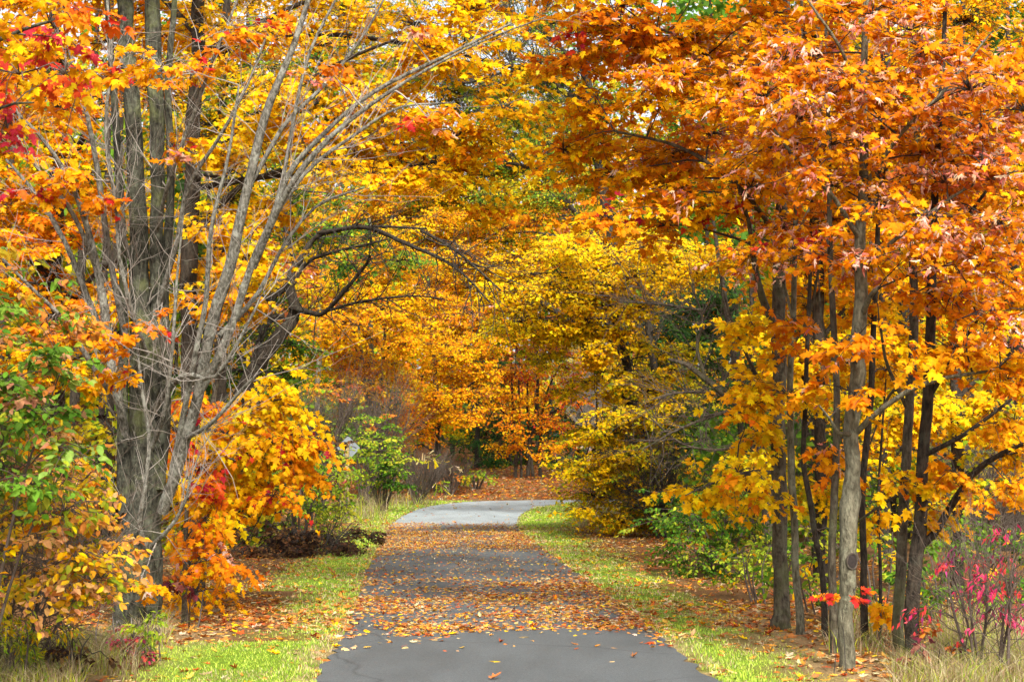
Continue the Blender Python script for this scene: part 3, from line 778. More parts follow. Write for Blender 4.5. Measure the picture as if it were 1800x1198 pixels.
# ------------------------------------------------------------------ maples behind it
tree('maple_tree', 'bright yellow maple with a dark trunk directly behind the grey multi-stemmed maple', 'tree', 20.5,
     [(338, 'g', 34), (336, 800, 32), (334, 560, 30), (338, 300, 28), (345, 120, 24), (352, -100, 20), (356, -360, 12)],
     limbs=[[(336, 420, 14), (420, 330, 11, 20), (520, 290, 8, 19.6), (600, 270, 5, 19.3)], [(338, 300, 13), (450, 200, 10, 20), (600, 110, 7, 19.5), (720, 60, 4, 19)],
            [(336, 560, 12), (410, 470, 9, 20), (470, 420, 6, 19.5)], [(345, 100, 12), (500, 20, 9, 20), (650, -40, 6, 19.4), (800, -60, 4, 19)],
            [(338, 330, 12), (560, 300, 10, 20), (720, 290, 8, 20), (860, 270, 4, 20)], [(345, 60, 12), (250, -40, 9, 21), (140, -120, 5, 21)], [(345, 90, 11), (560, 60, 9, 20.5), (780, 90, 7, 20.8), (940, 130, 4, 21)]],
     bark=BARK_DARK,
     regions=[r_(700, 230, 90, 70, 19.5, 21, .38, .6, 'yellow', mix=[('gold', .4)]), r_(560, 180, 120, 90, 19, 21, .4, .5, 'yellow', mix=[('gold', .3)]), r_(820, 120, 150, 90, 19, 22, .42, .75, 'gold', mix=[('yellow', .4), ('lime', .08)]), r_(700, 200, 120, 60, 19, 21, .4, .6, 'gold', mix=[('yellow', .4)]), r_(930, 200, 80, 70, 20, 22.5, .4, .5, 'gold', mix=[('lime', .25)]), r_(900, 30, 120, 60, 19, 22, .42, .6, 'gold', mix=[('yellow', .3), ('orange', .2)]), r_(700, 150, 150, 70, 19, 21, .42, .5, 'gold', mix=[('yellow', .4)]), r_(860, 330, 60, 40, 19, 20.6, .36, .6, 'gold', mix=[('orange', .3)]), r_(470, 255, 110, 90, 18.6, 20.5, .46, 1.25, 'yellow', mix=[('bright', .25)]),
              r_(430, 420, 70, 90, 18.8, 20.5, .42, 1.2, 'yellow', mix=[('gold', .3)]),
              r_(410, 510, 55, 50, 18.6, 19.6, .36, .9, 'gold', mix=[('orange', .3)]),
              r_(340, 480, 90, 120, 20, 21.5, .42, .6, 'gold'),
              r_(640, 290, 110, 55, 18.8, 20.2, .42, 1.1, 'gold', mix=[('yellow', .4), ('orange', .12)]),
              r_(790, 270, 110, 48, 19, 20.6, .4, 1.25, 'gold', mix=[('orange', .25), ('yellow', .2)]),
              r_(600, 90, 160, 90, 19, 21, .5, .85, 'yellow', mix=[('gold', .3)]),
              r_(740, 60, 130, 70, 19, 21, .45, .6, 'gold', mix=[('yellow', .3)]),
              r_(430, 60, 140, 90, 19.5, 21.5, .5, .5, 'gold'),
              r_(520, -130, 330, 120, 18.5, 22, .7, .55, 'gold', mix=[('yellow', .3)]),
              r_(600, -330, 320, 100, 18.5, 23, .8, .4, 'gold'), r_(280, -200, 160, 150, 19.5, 22, .7, .7, 'gold')])

tree('maple_tree', 'orange and yellow maple at the left edge behind the bare grey limbs', 'tree', 22.0,
     [(95, 'g', 36), (100, 760, 32), (96, 480, 28), (104, 240, 24), (96, 0, 20), (100, -320, 10)],
     limbs=[[(98, 500, 14), (0, 400, 10, 21.6), (-80, 340, 6, 21)], [(100, 330, 14), (170, 200, 10, 21.6), (240, 120, 6, 21)], [(100, 560, 12), (170, 480, 9, 21.4), (220, 450, 5, 21)]],
     bark=BARK_DARK,
     regions=[r_(60, 330, 150, 110, 20.4, 22.5, .46, 1.4, 'gold', mix=[('orange', .4)]),
              r_(120, 120, 170, 140, 20.6, 22.5, .5, 1.3, 'orange', mix=[('gold', .45)]),
              r_(80, 470, 150, 70, 20.4, 22, .42, 1.2, 'orange', mix=[('gold', .4)]),
              r_(140, 590, 110, 60, 20.2, 21.6, .4, .9, 'gold', mix=[('orange', .4)]),
              r_(20, 620, 120, 140, 20.6, 22.4, .5, .9, 'gold', mix=[('orange', .4)]),
              r_(160, 760, 90, 140, 20.6, 22.4, .42, .5, 'olive'),
              r_(60, -150, 260, 150, 20.5, 23, .7, .9, 'orange')])

tree('maple_tree', 'yellow topped maple with a slim dark trunk, standing just right of the yellow maple trunk', 'tree', 27.0,
     [(386, 'g', 24), (388, 760, 22), (384, 500, 20), (388, 260, 18), (396, 40, 14), (400, -260, 8)],
     limbs=[[(386, 320, 9), (470, 230, 7, 26.5), (560, 180, 5, 26)]], bark=BARK_DARK,
     regions=[r_(420, 130, 170, 130, 25, 28, .6, .9, 'gold', mix=[('lime', .2)]), r_(300, 250, 180, 150, 26, 28.5, .6, .8, 'olive', mix=[('gold', .5)]),
              r_(560, 170, 140, 110, 25.5, 28, .6, .8, 'olive', mix=[('gold', .5), ('green', .2)]), r_(450, -130, 260, 120, 25, 29, .9, .8, 'gold')])

tree('maple_tree', 'low maple with drooping yellow orange sprays between the grey trunk and the path', 'tree', 19.2,
     [(352, 'g', 16), (356, 900, 14), (366, 780, 12), (380, 680, 8), (400, 620, 4)],
     limbs=[[(358, 860, 9), (420, 800, 7, 18.8), (480, 790, 5, 18.4), (530, 830, 3, 18.2)], [(362, 800, 8), (430, 720, 6, 18.7), (500, 700, 3, 18.3)],
            [(356, 930, 7), (400, 900, 6, 18.5), (440, 940, 3, 18.2)], [(372, 720, 7), (330, 660, 5, 19), (300, 640, 3, 18.8)]],
     bark=BARK_BROWN,
     regions=[r_(430, 745, 95, 70, 18.0, 19.4, .4, 1.5, 'yellow', mix=[('gold', .35), ('orange', .12)], droop=1.5),
              r_(455, 690, 70, 42, 18.2, 19.4, .36, 1.3, 'yellow', mix=[('gold', .3), ('lime', .08)], droop=1.4),
              r_(400, 810, 100, 60, 17.9, 19.2, .38, 1.4, 'gold', mix=[('yellow', .3), ('orange', .3), ('red', .05)], droop=1.6),
              r_(395, 900, 75, 80, 17.8, 19, .34, 1.1, 'gold', mix=[('yellow', .3), ('orange', .3)], droop=1.7),
              r_(500, 830, 48, 75, 18.0, 19, .3, .9, 'orange', mix=[('red', .15)], droop=1.8),
              r_(360, 1000, 60, 50, 17.8, 19, .3, .7, 'orange', mix=[('gold', .4)], droop=1.5)])
tree('maple_tree', 'red and orange young maple close beside the grey multi-stemmed trunk', 'tree', 17.4,
     [(322, 'g', 9), (326, 940, 8), (330, 840, 6), (334, 740, 4), (336, 690, 2)],
     bark=BARK_BROWN, flare=1.15,
     regions=[r_(330, 720, 55, 60, 17, 17.8, .28, .8, 'orange', mix=[('red', .3), ('gold', .2)], droop=1.3), r_(330, 880, 45, 50, 16.9, 17.7, .24, .8, 'orange', mix=[('red', .35), ('gold', .2)], droop=1.3),
              r_(325, 820, 45, 60, 17, 17.7, .26, .8, 'orange', mix=[('red', .3)], droop=1.3), r_(340, 970, 45, 40, 16.8, 17.5, .24, .9, 'orange', mix=[('pale', .3)], droop=1.4)])
bush('maple_sapling', 'small maroon leaved sapling low at the foot of the red young maple', 'sapling', 336, 17.0, 3, 80, 30,
     [r_(345, 1020, 40, 22, 16.6, 17.2, .18, .7, 'maroon', mix=[('olive', .2)]), r_(300, 1015, 26, 26, 16.5, 17.1, .18, .6, 'rust', mix=[('orange', .4)])])

tree('oak_tree', 'crooked dark trunked tree with long level limbs reaching towards the path', 'tree', 34.0,
     [(345, 'g', 34), (390, 790, 30), (440, 660, 27), (495, 590, 24), (520, 545, 21), (508, 500, 16), (525, 460, 11), (560, 415, 8), (640, 398, 5.5, 33), (750, 402, 3, 32)],
     limbs=[[(512, 540, 13), (545, 548, 10, 33.5), (575, 545, 8, 33), (640, 470, 6, 32.4), (650, 450, 4, 32)], [(508, 500, 12), (470, 525, 10), (420, 522, 8), (350, 515, 5)],
            [(500, 555, 10), (450, 560, 7), (400, 565, 5)], [(560, 410, 9), (640, 400, 8, 33), (720, 430, 7, 32), (800, 470, 5, 31.4), (860, 530, 3, 31)],
            [(575, 545, 6, 33), (640, 530, 5, 32.5), (720, 520, 3, 32), (780, 525, 2, 31.6)], [(515, 500, 8), (540, 460, 7), (600, 440, 5, 33), (680, 420, 3, 32.5)],
            [(440, 660, 9), (455, 600, 7), (480, 560, 4)], [(520, 470, 9), (500, 380, 8), (520, 300, 6), (560, 240, 4)], [(740, 405, 6, 32), (800, 440, 5, 31.6), (880, 510, 3, 31)]],
     bark=BARK_DARK, limb_shoots=dict(n=22, length=1.5, r=.014, up=.1, spread=.6, sub=2), twig=TWIG_DARK,
     regions=[r_(560, 400, 110, 60, 33, 36, .6, .8, 'green', mix=[('lime', .25), ('gold', .2)]), r_(450, 590, 80, 90, 34.5, 37, .6, 1.0, 'green', mix=[('dkgreen', .3), ('olive', .2)]),
              r_(640, 430, 90, 60, 33, 36, .5, .5, 'green', mix=[('lime', .3)]), r_(560, 490, 90, 50, 33, 35, .5, .5, 'gold', mix=[('yellow', .4)]),
              r_(470, 350, 110, 110, 34, 37, .7, .6, 'green', mix=[('olive', .4)])])

# ------------------------------------------------------------------ shrubs at the left edge
bush('dogwood_shrub', 'green leaved shrub tinged pink and orange leaning in at the left edge', 'shrub', -70, 11.6, 5, 620, 170,
     [r_(20, 600, 90, 130, 10.8, 12, .24, 1.0, 'greenpink', tpl=OVAL, size=.062, dens=1.0), r_(30, 720, 95, 140, 10.8, 11.6, .24, .8, 'greenpink', tpl=OVAL, size=.062, dens=1.0, mix=[('lime', .2)]), r_(40, 780, 90, 90, 10.8, 12, .26, 1.5, 'greenpink', tpl=OVAL, size=.062, dens=1.0, mix=[('lime', .2)]),
      r_(140, 690, 60, 120, 11.2, 12.2, .2, .3, 'yelshrub', tpl=OVAL, size=.062, dens=.85), r_(20, 480, 70, 70, 11.2, 12, .22, .5, 'yelshrub', tpl=OVAL, size=.062, dens=.5, mix=[('greenpink', .4)]),
      r_(-80, 700, 90, 200, 11, 12.4, .36, .9, 'greenpink', tpl=OVAL, size=.062)], twig=TWIG, w=7, lean=90,
     bare=dict(n=16, length=.9, r=.004, up=.1, spread=.8, sub=2, t0=.45))
bush('spicebush', 'yellow leaved arching shrub with tangled grey twigs in front of the grey maple trunk', 'shrub', 20, 13.3, 7, 330, 200,
     [r_(60, 1010, 110, 70, 11.6, 12.4, .22, .9, 'yelshrub', keep=.8, tpl=OVAL, size=.06, dens=.75), r_(120, 900, 80, 80, 11.8, 12.6, .22, .8, 'yelshrub', keep=.8, tpl=OVAL, size=.06, dens=.7, mix=[('orange', .2)]), r_(70, 900, 120, 70, 12.6, 14.2, .28, 1.7, 'yelshrub', keep=.8, tpl=OVAL, size=.062, dens=.9), r_(80, 970, 130, 90, 11.6, 12.6, .24, 1.2, 'yelshrub', keep=.8, tpl=OVAL, size=.062, dens=.75, mix=[('gold', .2)]), r_(120, 980, 90, 60, 12.8, 14.2, .26, 1.2, 'yelshrub', keep=.8, tpl=OVAL, size=.062, dens=.75),
      r_(30, 1000, 90, 70, 12.6, 14, .28, 1.3, 'yelshrub', keep=.8, tpl=OVAL, size=.062, dens=.9, mix=[('brown', .1)]), r_(150, 850, 50, 50, 13, 14, .22, .8, 'yelshrub', keep=.8, tpl=OVAL, size=.062, dens=.5, mix=[('orange', .2)]),
      r_(40, 830, 90, 50, 12.8, 14, .26, .9, 'yelshrub', keep=.8, tpl=OVAL, size=.062, dens=.6, mix=[('greenpink', .4)])], twig=TWIG, w=6, lean=40,
     bare=dict(n=30, length=1.0, r=.0045, up=.05, spread=.9, sub=2))
bush('spicebush', 'low sprig with pale pink and orange cupped leaves before the grey maple foot', 'shrub', 205, 14.2, 3, 110, 40,
     [r_(180, 1080, 40, 28, 13.9, 14.4, .16, 1.0, 'pale', tpl=OVAL, size=.062, dens=.5, mix=[('orange', .35)])], twig=TWIG_GREY)
bush('aster_plant', 'purple magenta weed among the dry grass before the grey maple foot', 'weed', 236, 13.6, 4, 60, 26,
     [r_(232, 1140, 26, 22, 13.3, 13.8, .1, 1.6, 'pink', tpl=OVAL, size=.035, dens=.8, mix=[('maroon', .4)])])
bush('goldenrod_plant', 'yellow green feathery weed beside the purple weed', 'weed', 262, 14.0, 4, 70, 22,
     [r_(264, 1110, 22, 26, 13.7, 14.2, .1, 1.6, 'lime', tpl=LANCE, size=.06, dens=.95)])
bush('goldenrod_plant', 'mustard yellow weed under the yellow shrub', 'weed', 90, 13.0, 5, 120, 30,
     [r_(92, 1120, 34, 32, 12.7, 13.2, .13, 1.4, 'lime', tpl=LANCE, size=.05, dens=.6, mix=[('yellow', .5)])])
bush('goldenrod_plant', 'yellow olive weed at the left edge under the arching shrub', 'weed', 15, 12.7, 5, 130, 40,
     [r_(14, 1120, 36, 36, 12.4, 12.9, .14, 1.3, 'olive', tpl=LANCE, size=.05, dens=.6, mix=[('lime', .5)])])
bush('seed_head_weed', 'dead dark brown weed with withered seed heads in the dry grass', 'weed', 132, 12.9, 4, 110, 26,
     [r_(134, 1150, 32, 34, 12.6, 13.1, .1, .9, 'brown', tpl=OVAL, size=.05, dens=.8)], twig=TWIG_DARK)

# ------------------------------------------------------------------ along the verge between the grey maple and the sign
bush('honeysuckle_bush', 'yellow green bush behind the drooping orange maple sprays', 'bush', 520, 32, 8, 230, 90,
     [r_(560, 860, 55, 60, 30, 32.5, .42, 1.9, 'lime', tpl=OVAL, size=.075, dens=.55, mix=[('green', .35)]), r_(480, 880, 70, 70, 31, 33.5, .45, 1.5, 'green', tpl=OVAL, size=.08, dens=.55, mix=[('lime', .35)]),
      r_(580, 905, 26, 30, 30, 32, .34, 1.6, 'lime', tpl=OVAL, size=.075, dens=.85), r_(450, 800, 70, 60, 32, 34, .45, .7, 'lime', tpl=OVAL, size=.08, dens=.5, mix=[('gold', .3)])], twig=TWIG)
bush('dead_brush', 'heap of dead brown withered branches lying at the edge of the verge', 'dead branch', 560, 29.5, 6, 60, 90,
     [r_(530, 962, 80, 26, 28.4, 30.4, .3, 2.4, 'brown', size=.11, dens=1.0), r_(622, 948, 32, 14, 29, 30.2, .24, 1.8, 'brown', size=.1, dens=1.1), r_(480, 975, 60, 26, 28, 30, .3, .9, 'brown', size=.11, dens=.6, mix=[('rust', .3)])], twig=TWIG_DARK,
     bare=dict(n=10, length=.6, r=.008, up=.1, spread=.8, sub=1))
bush('dead_brush', 'withered bush of dark brown leaves overhanging the diamond sign', 'bush', 545, 42, 6, 170, 46,
     [r_(560, 780, 42, 24, 41, 43, .28, 1.2, 'brown', size=.13, dens=.8, mix=[('rust', .1)]), r_(596, 790, 8, 10, 41.5, 43, .12, .6, 'brown', size=.10, dens=.5)], twig=TWIG_DARK)
bush('maple_sapling', 'small orange leaved sapling overhanging the wooden post of the diamond sign', 'sapling', 596, 45.0, 2, 130, 14,
     [r_(609, 818, 8, 9, 44.6, 45.4, .16, 1.2, 'orange', size=.15, mix=[('gold', .4)]), r_(594, 792, 10, 20, 44.6, 45.4, .18, 1.6, 'brown', size=.16, mix=[('orange', .25)])], twig=TWIG_DARK)
bush('bare_bush', 'leafless grey brown bush standing behind the withered dark bush', 'bush', 560, 52, 9, 230, 70,
     [r_(575, 720, 60, 50, 50, 54, .5, .35, 'lime', tpl=QUAD, size=.12, dens=.25, mix=[('rust', .3)])], twig=TWIG, w=3,
     bare=dict(n=40, length=1.6, r=.012, up=.25, spread=.5, sub=2))
bush('bare_bush', 'thicket of reddish brown leafless stems behind the rounded green bush', 'bush', 665, 60, 9, 200, 60,
     [r_(660, 700, 60, 50, 58, 62, .6, .45, 'rust', tpl=QUAD, size=.14, dens=.3, mix=[('gold', .3)])], twig=TWIG, w=3,
     bare=dict(n=36, length=1.8, r=.014, up=.25, spread=.5, sub=2))
bush('honeysuckle_bush', 'rounded light green bush just right of the diamond sign', 'bush', 672, 53, 9, 110, 40,
     [r_(668, 812, 46, 40, 51.5, 54, .42, 2.2, 'lime', tpl=OVAL, size=.10, dens=.6, mix=[('green', .3)]), r_(690, 840, 30, 26, 51.5, 53.5, .36, 1.4, 'green', tpl=OVAL, size=.10, dens=.95)], twig=TWIG)
bush('bare_bush', 'olive reedy shrub with upright stems right of the rounded green bush', 'bush', 735, 60, 12, 75, 44,
     [r_(745, 830, 36, 26, 59, 61.5, .4, 1.1, 'olive', tpl=NEEDLE, size=.22, dens=.5, mix=[('straw', .4)])], twig=TWIG, w=3, lean=12,
     bare=dict(n=26, length=1.0, r=.010, up=.6, spread=.3, sub=1))
bush('pink_leaf_sprig', 'tiny bright pink leaf tuft beside the sign post', 'weed', 611, 46.6, 2, 62, 5,
     [r_(611, 847, 4, 4, 46.4, 46.8, .07, 1.5, 'pink', tpl=OVAL, size=.06, dens=.9)])

# ------------------------------------------------------------------ diamond sign seen from behind
SG = empty('road_sign', G(606, 47), 'grey back of a diamond road sign on a wooden post at the bend', 'road sign')
def box(mb, c, hx, hy, hz, mat=0, bev=.0):
    x, y, z = c
    v = np.array([[x + i * hx, y + j * hy, z + k * hz] for k in (-1, 1) for i, j in ((-1, -1), (1, -1), (1, 1), (-1, 1))])
    mb.add(v, np.array([[0, 3, 2, 1], [4, 5, 6, 7], [0, 1, 5, 4], [1, 2, 6, 5], [2, 3, 7, 6], [3, 0, 4, 7]]), mat)
sb = np.array(SG.location); sc_ = V(612, 787, 47)
WOOD = bark_material('weathered_post_wood', (120, 104, 70), (178, 158, 108), None, 0, .8)
ALU = plain_material('grey_sign_back', (118, 125, 128), .5, .10, 9, .2)
DARKM = plain_material('dark_metal', (40, 40, 40), .5, .2)
mb = MB(); px = sc_[0] - .02; hz_ = (sc_[2] + .16 - sb[2] + .1) / 2
box(mb, (px, 46.94, sb[2] - .1 + hz_), .055, .055, hz_); mb.build('post', [WOOD], SG, smooth=False)
d = .335; r = .05; out_ = []
for k in range(4):
    a = PI / 2 * k
    for q in np.linspace(-PI / 4, PI / 4, 5):
        out_.append((math.cos(a) * (d - r * 1.41) + r * math.cos(a + q), math.sin(a) * (d - r * 1.41) + r * math.sin(a + q)))
n_ = len(out_); rot = math.radians(4)
v_ = []
for yy in (47.01, 47.016):
    for (x, z) in out_:
        v_.append((sc_[0] + x * math.cos(rot) - z * math.sin(rot) * .3, yy + x * .12, sc_[2] + z))
mb = MB(); mb.add(v_, np.array([list(range(n_))])); mb.f.append(np.array([list(range(2 * n_ - 1, n_ - 1, -1))])); mb.m.append(0)
mb.f.append(np.array([[i, (i + 1) % n_, n_ + (i + 1) % n_, n_ + i] for i in range(n_)])); mb.m.append(0)
mb.build('panel', [ALU], SG, smooth=False)
mb = MB(); mk = np.array([(.11, 0, .075), (.15, 0, .05), (.24, 0, .02), (.20, 0, .0), (.15, 0, .03)])
mb.add(np.array([(sc_[0] + x, 47.002 + x * .12, sc_[2] + z - .01) for x, _, z in mk]), np.array([[0, 1, 2, 3, 4]])); mb.build('mark', [DARKM], SG, smooth=False)
for zz in (.1, -.12):
    mb = MB(); vv, ff = tubes(np.array([[[px, 46.862, sc_[2] + zz], [px, 46.886, sc_[2] + zz]]]), np.array([[.018, .018]]), 8); mb.add(vv, ff); mb.add(vv[:8], np.array([list(range(8))])); mb.build('bolt', [DARKM], SG)

# ------------------------------------------------------------------ far end of the path
tree('maple_tree', 'orange understory maple with pale thin trunks beyond the bend', 'tree', 68,
     [(655, 'g', 11), (655, 700, 9), (652, 560, 8), (650, 400, 6), (652, 250, 4)], stems=[[(657, 800, 8), (668, 700, 6), (680, 540, 5), (690, 380, 3)], [(653, 790, 7), (640, 660, 6), (622, 500, 4), (610, 380, 3)]],
     bark=BARK_PALE, flare=1.2,
     regions=[r_(590, 620, 60, 80, 60, 65, .75, 1.0, 'gold', mix=[('orange', .45)]), r_(740, 570, 70, 60, 60, 65, .755, 1.0, 'gold', mix=[('orange', .45)]), r_(650, 560, 80, 90, 61, 66, .8, 1.1, 'gold', mix=[('yellow', .3), ('orange', .2)]), r_(660, 660, 80, 50, 61, 65, .75, .9, 'gold', mix=[('orange', .45)]),
              r_(700, 480, 90, 80, 61, 66, .8, 1.1, 'gold', mix=[('orange', .35)]), r_(640, 440, 90, 80, 61, 66, .8, 1.0, 'gold', mix=[('yellow', .4)])])
tree('maple_tree', 'orange maple with low tiered sprays hanging over the far leaf bank', 'tree', 72,
     [(768, 'g', 11), (770, 740, 9), (764, 640, 8), (756, 540, 6), (750, 430, 4)], limbs=[[(768, 730, 5), (730, 690, 4), (700, 680, 3)], [(768, 740, 5), (810, 690, 4), (850, 660, 3)]],
     bark=BARK_DARK, flare=1.2,
     regions=[r_(850, 620, 60, 40, 69, 74, .75, 1.2, 'gold', mix=[('orange', .45)]), r_(770, 640, 90, 42, 68, 73, .8, 1.6, 'gold', mix=[('orange', .45)]), r_(745, 740, 75, 40, 68, 72, .75, 1.5, 'orange', mix=[('gold', .4), ('deep', .2)]), r_(790, 700, 50, 50, 68, 72, .7, 1.0, 'gold', mix=[('orange', .45)]),
              r_(790, 580, 80, 40, 70, 75, .8, 1.0, 'orange', mix=[('gold', .4), ('pale', .1)]), r_(690, 770, 36, 24, 67, 70, .5, .8, 'deep')])
tree('pine_tree', 'dark green pine at the far end, left of the red orange clump', 'tree', 90,
     [(838, 'g', 10), (840, 740, 8), (842, 660, 6), (844, 600, 3)], bark=BARK_DARK, flare=1.1,
     regions=[r_(850, 690, 46, 60, 87, 92, .9, 1.5, 'pine', tpl=NEEDLE, size=.34, dens=.9, droop=.2, flat=.5), r_(835, 780, 44, 40, 87, 92, .9, 1.6, 'pine', tpl=NEEDLE, size=.34, dens=.9, droop=.2), r_(870, 650, 30, 30, 87, 91, .8, 1.1, 'pine', tpl=NEEDLE, size=.34, dens=.9, droop=.1)])
tree('pine_tree', 'dark green pine behind the red orange clump at the far end', 'tree', 94,
     [(968, 'g', 10), (968, 740, 8), (970, 660, 4)], bark=BARK_DARK, flare=1.1,
     regions=[r_(975, 720, 40, 50, 91, 96, .9, 1.3, 'pine', tpl=NEEDLE, size=.36, dens=.9, droop=.2), r_(990, 790, 46, 36, 90, 95, .9, 1.2, 'pine', tpl=NEEDLE, size=.36, dens=.9, droop=.2, mix=[('dkgreen', .3)]), r_(925, 760, 36, 50, 92, 96, .9, 1.0, 'pine', tpl=NEEDLE, size=.36, dens=.9, droop=.2)])
tree('maple_tree', 'red orange maple clump with several dark trunks at the far end of the path', 'tree', 82,
     [(927, 'g', 7.4), (930, 780, 6.8), (944, 720, 6.2), (945, 650, 5.0), (946, 560, 3.1)],
     stems=[[(906, 'g', 6.8), (908, 790, 6.2), (902, 730, 5.0), (900, 660, 3.1)], [(938, 'g', 5.6), (929, 760, 4.3), (927, 690, 3.7), (930, 620, 2.5)], [(950, 'g', 6.8), (948, 790, 5.6), (958, 700, 4.3), (985, 640, 2.5)], [(917, 'g', 5.0), (915, 790, 4.3), (912, 700, 3.7), (913, 630, 1.9)]],
     limbs=[[(948, 740, 5), (985, 715, 4), (1005, 690, 2)], [(905, 740, 5), (880, 720, 3), (860, 700, 2)]], bark=BARK_DARK, flare=1.25,
     regions=[r_(955, 665, 55, 30, 79, 84, .8, 1.8, 'deep', mix=[('red', .3), ('orange', .2)]), r_(985, 720, 34, 34, 79, 83, .7, 1.2, 'deep', mix=[('red', .25), ('orange', .3)]), r_(890, 715, 34, 30, 79, 83, .7, 1.2, 'orange', mix=[('gold', .4)]),
              r_(985, 765, 40, 24, 79, 83, .6, 1.1, 'orange', mix=[('gold', .3)]), r_(893, 770, 22, 34, 79, 83, .55, 1.0, 'orange', mix=[('gold', .4)]), r_(950, 790, 30, 14, 79, 82, .4, .9, 'gold', mix=[('orange', .4)]), r_(930, 610, 60, 30, 80, 85, .8, 1.0, 'rust', mix=[('pink', .12), ('orange', .4)])])
bush('honeysuckle_bush', 'small pale green bush on the far leaf bank under the orange maple', 'bush', 838, 74, 6, 34, 28,
     [r_(836, 836, 30, 14, 73, 75, .4, 1.8, 'lime', tpl=OVAL, size=.13, dens=.6, mix=[('green', .3)])])
bush('bare_bush', 'brown twiggy bush between the olive reedy shrub and the small pale green bush', 'bush', 790, 70, 9, 60, 40,
     [r_(790, 830, 36, 18, 69, 71, .45, .9, 'rust', tpl=OVAL, size=.12, dens=.5, mix=[('olive', .4)])], twig=TWIG, w=3, bare=dict(n=22, length=1.0, r=.011, up=.4, spread=.5, sub=1))
bush('honeysuckle_bush', 'dark green low bush behind the red orange clump trunks', 'bush', 900, 92, 7, 40, 50,
     [r_(890, 815, 46, 18, 90, 93, .5, 1.6, 'dkgreen', tpl=OVAL, size=.15, dens=.6, mix=[('green', .4), ('olive', .2)])], twig=TWIG_DARK)
bush('honeysuckle_bush', 'dark green low bush at the far end beside the pale green and pink shrub', 'bush', 990, 90, 7, 44, 40,
     [r_(990, 815, 40, 20, 88, 92, .5, 1.6, 'dkgreen', tpl=OVAL, size=.15, dens=.6, mix=[('olive', .4)])], twig=TWIG_DARK)
bush('honeysuckle_bush', 'green and yellow bush growing between the withered dark bush and the rounded green bush', 'bush', 640, 58, 7, 120, 40,
     [r_(640, 770, 44, 40, 56, 59, .5, 1.2, 'green', tpl=OVAL, size=.11, dens=.6, mix=[('lime', .5)])], twig=TWIG)
bush('bare_bush', 'pale grey leafless brush seen in the gap beside the far pines', 'bush', 1035, 92, 9, 190, 30, [], twig=TWIG_GREY, w=4, bare=dict(n=60, length=2.4, r=.018, up=.3, spread=.6, sub=2))
bush('spicebush', 'pale green and pink tinged shrub by the inside of the far bend', 'shrub', 1045, 72, 7, 70, 40,
     [r_(1045, 800, 40, 24, 70, 74, .5, 1.4, 'lime', tpl=OVAL, size=.13, dens=.5, mix=[('pale', .3), ('pink', .08)])])
tree('maple_tree', 'tall golden maple over the far bend with a slim straight trunk', 'tree', 76,
     [(556, 'g', 10), (560, 640, 9), (566, 480, 8), (580, 300, 7), (596, 60, 6), (606, -200, 4)], limbs=[[(604, 420, 6), (680, 330, 5), (760, 280, 3)], [(604, 330, 6), (560, 250, 4), (520, 200, 3)]], bark=BARK_PALE, flare=1.2,
     regions=[r_(860, 250, 110, 90, 74, 80, 1.20, .9, 'olive', mix=[('gold', .5), ('lime', .2)]), r_(720, 330, 130, 70, 73, 78, 0.96, .7, 'gold', mix=[('orange', .4)]), r_(780, 150, 140, 60, 74, 80, 1.20, .5, 'gold', mix=[('olive', .4)]), r_(500, 420, 120, 100, 73, 78, 1.20, 1.0, 'gold', mix=[('olive', .4)]), r_(650, 380, 110, 80, 73, 78, 0.96, .8, 'gold', mix=[('orange', .4)]), r_(790, 440, 90, 70, 73, 79, 0.96, .8, 'gold', mix=[('orange', .4), ('orange', .1)]), r_(600, 520, 70, 70, 73, 78, 1.08, .8, 'gold', mix=[('orange', .3)]),
              r_(560, 270, 130, 90, 74, 80, 1.32, .7, 'olive', mix=[('gold', .5)]), r_(640, 100, 150, 80, 74, 80, 1.32, .5, 'olive', mix=[('gold', .4), ('green', .2)])])
tree('maple_tree', 'golden maple arching from beyond the leaning yellow maple over the far bend', 'tree', 78,
     [(1210, 'g', 14), (1200, 700, 12), (1150, 540, 10), (1060, 420, 7), (960, 330, 4)], bark=BARK_DARK, flare=1.2,
     regions=[r_(1000, 420, 110, 60, 73, 79, 1.08, 1.0, 'orange', mix=[('olive', .3)]), r_(1010, 230, 110, 70, 74, 80, 1.20, .9, 'olive', mix=[('gold', .3), ('green', .2)]), r_(880, 470, 70, 60, 74, 80, 0.96, .9, 'gold', mix=[('orange', .5)]), r_(900, 380, 90, 60, 74, 80, 1.08, 1.0, 'olive', mix=[('gold', .4), ('lime', .2)]), r_(870, 560, 80, 40, 76, 82, 0.96, 1.2, 'gold', mix=[('orange', .4)]),
              r_(990, 340, 100, 60, 74, 80, 1.08, .8, 'olive', mix=[('orange', .2)]), r_(760, 540, 90, 50, 78, 84, 1.08, 1.1, 'gold', mix=[('orange', .3)])])
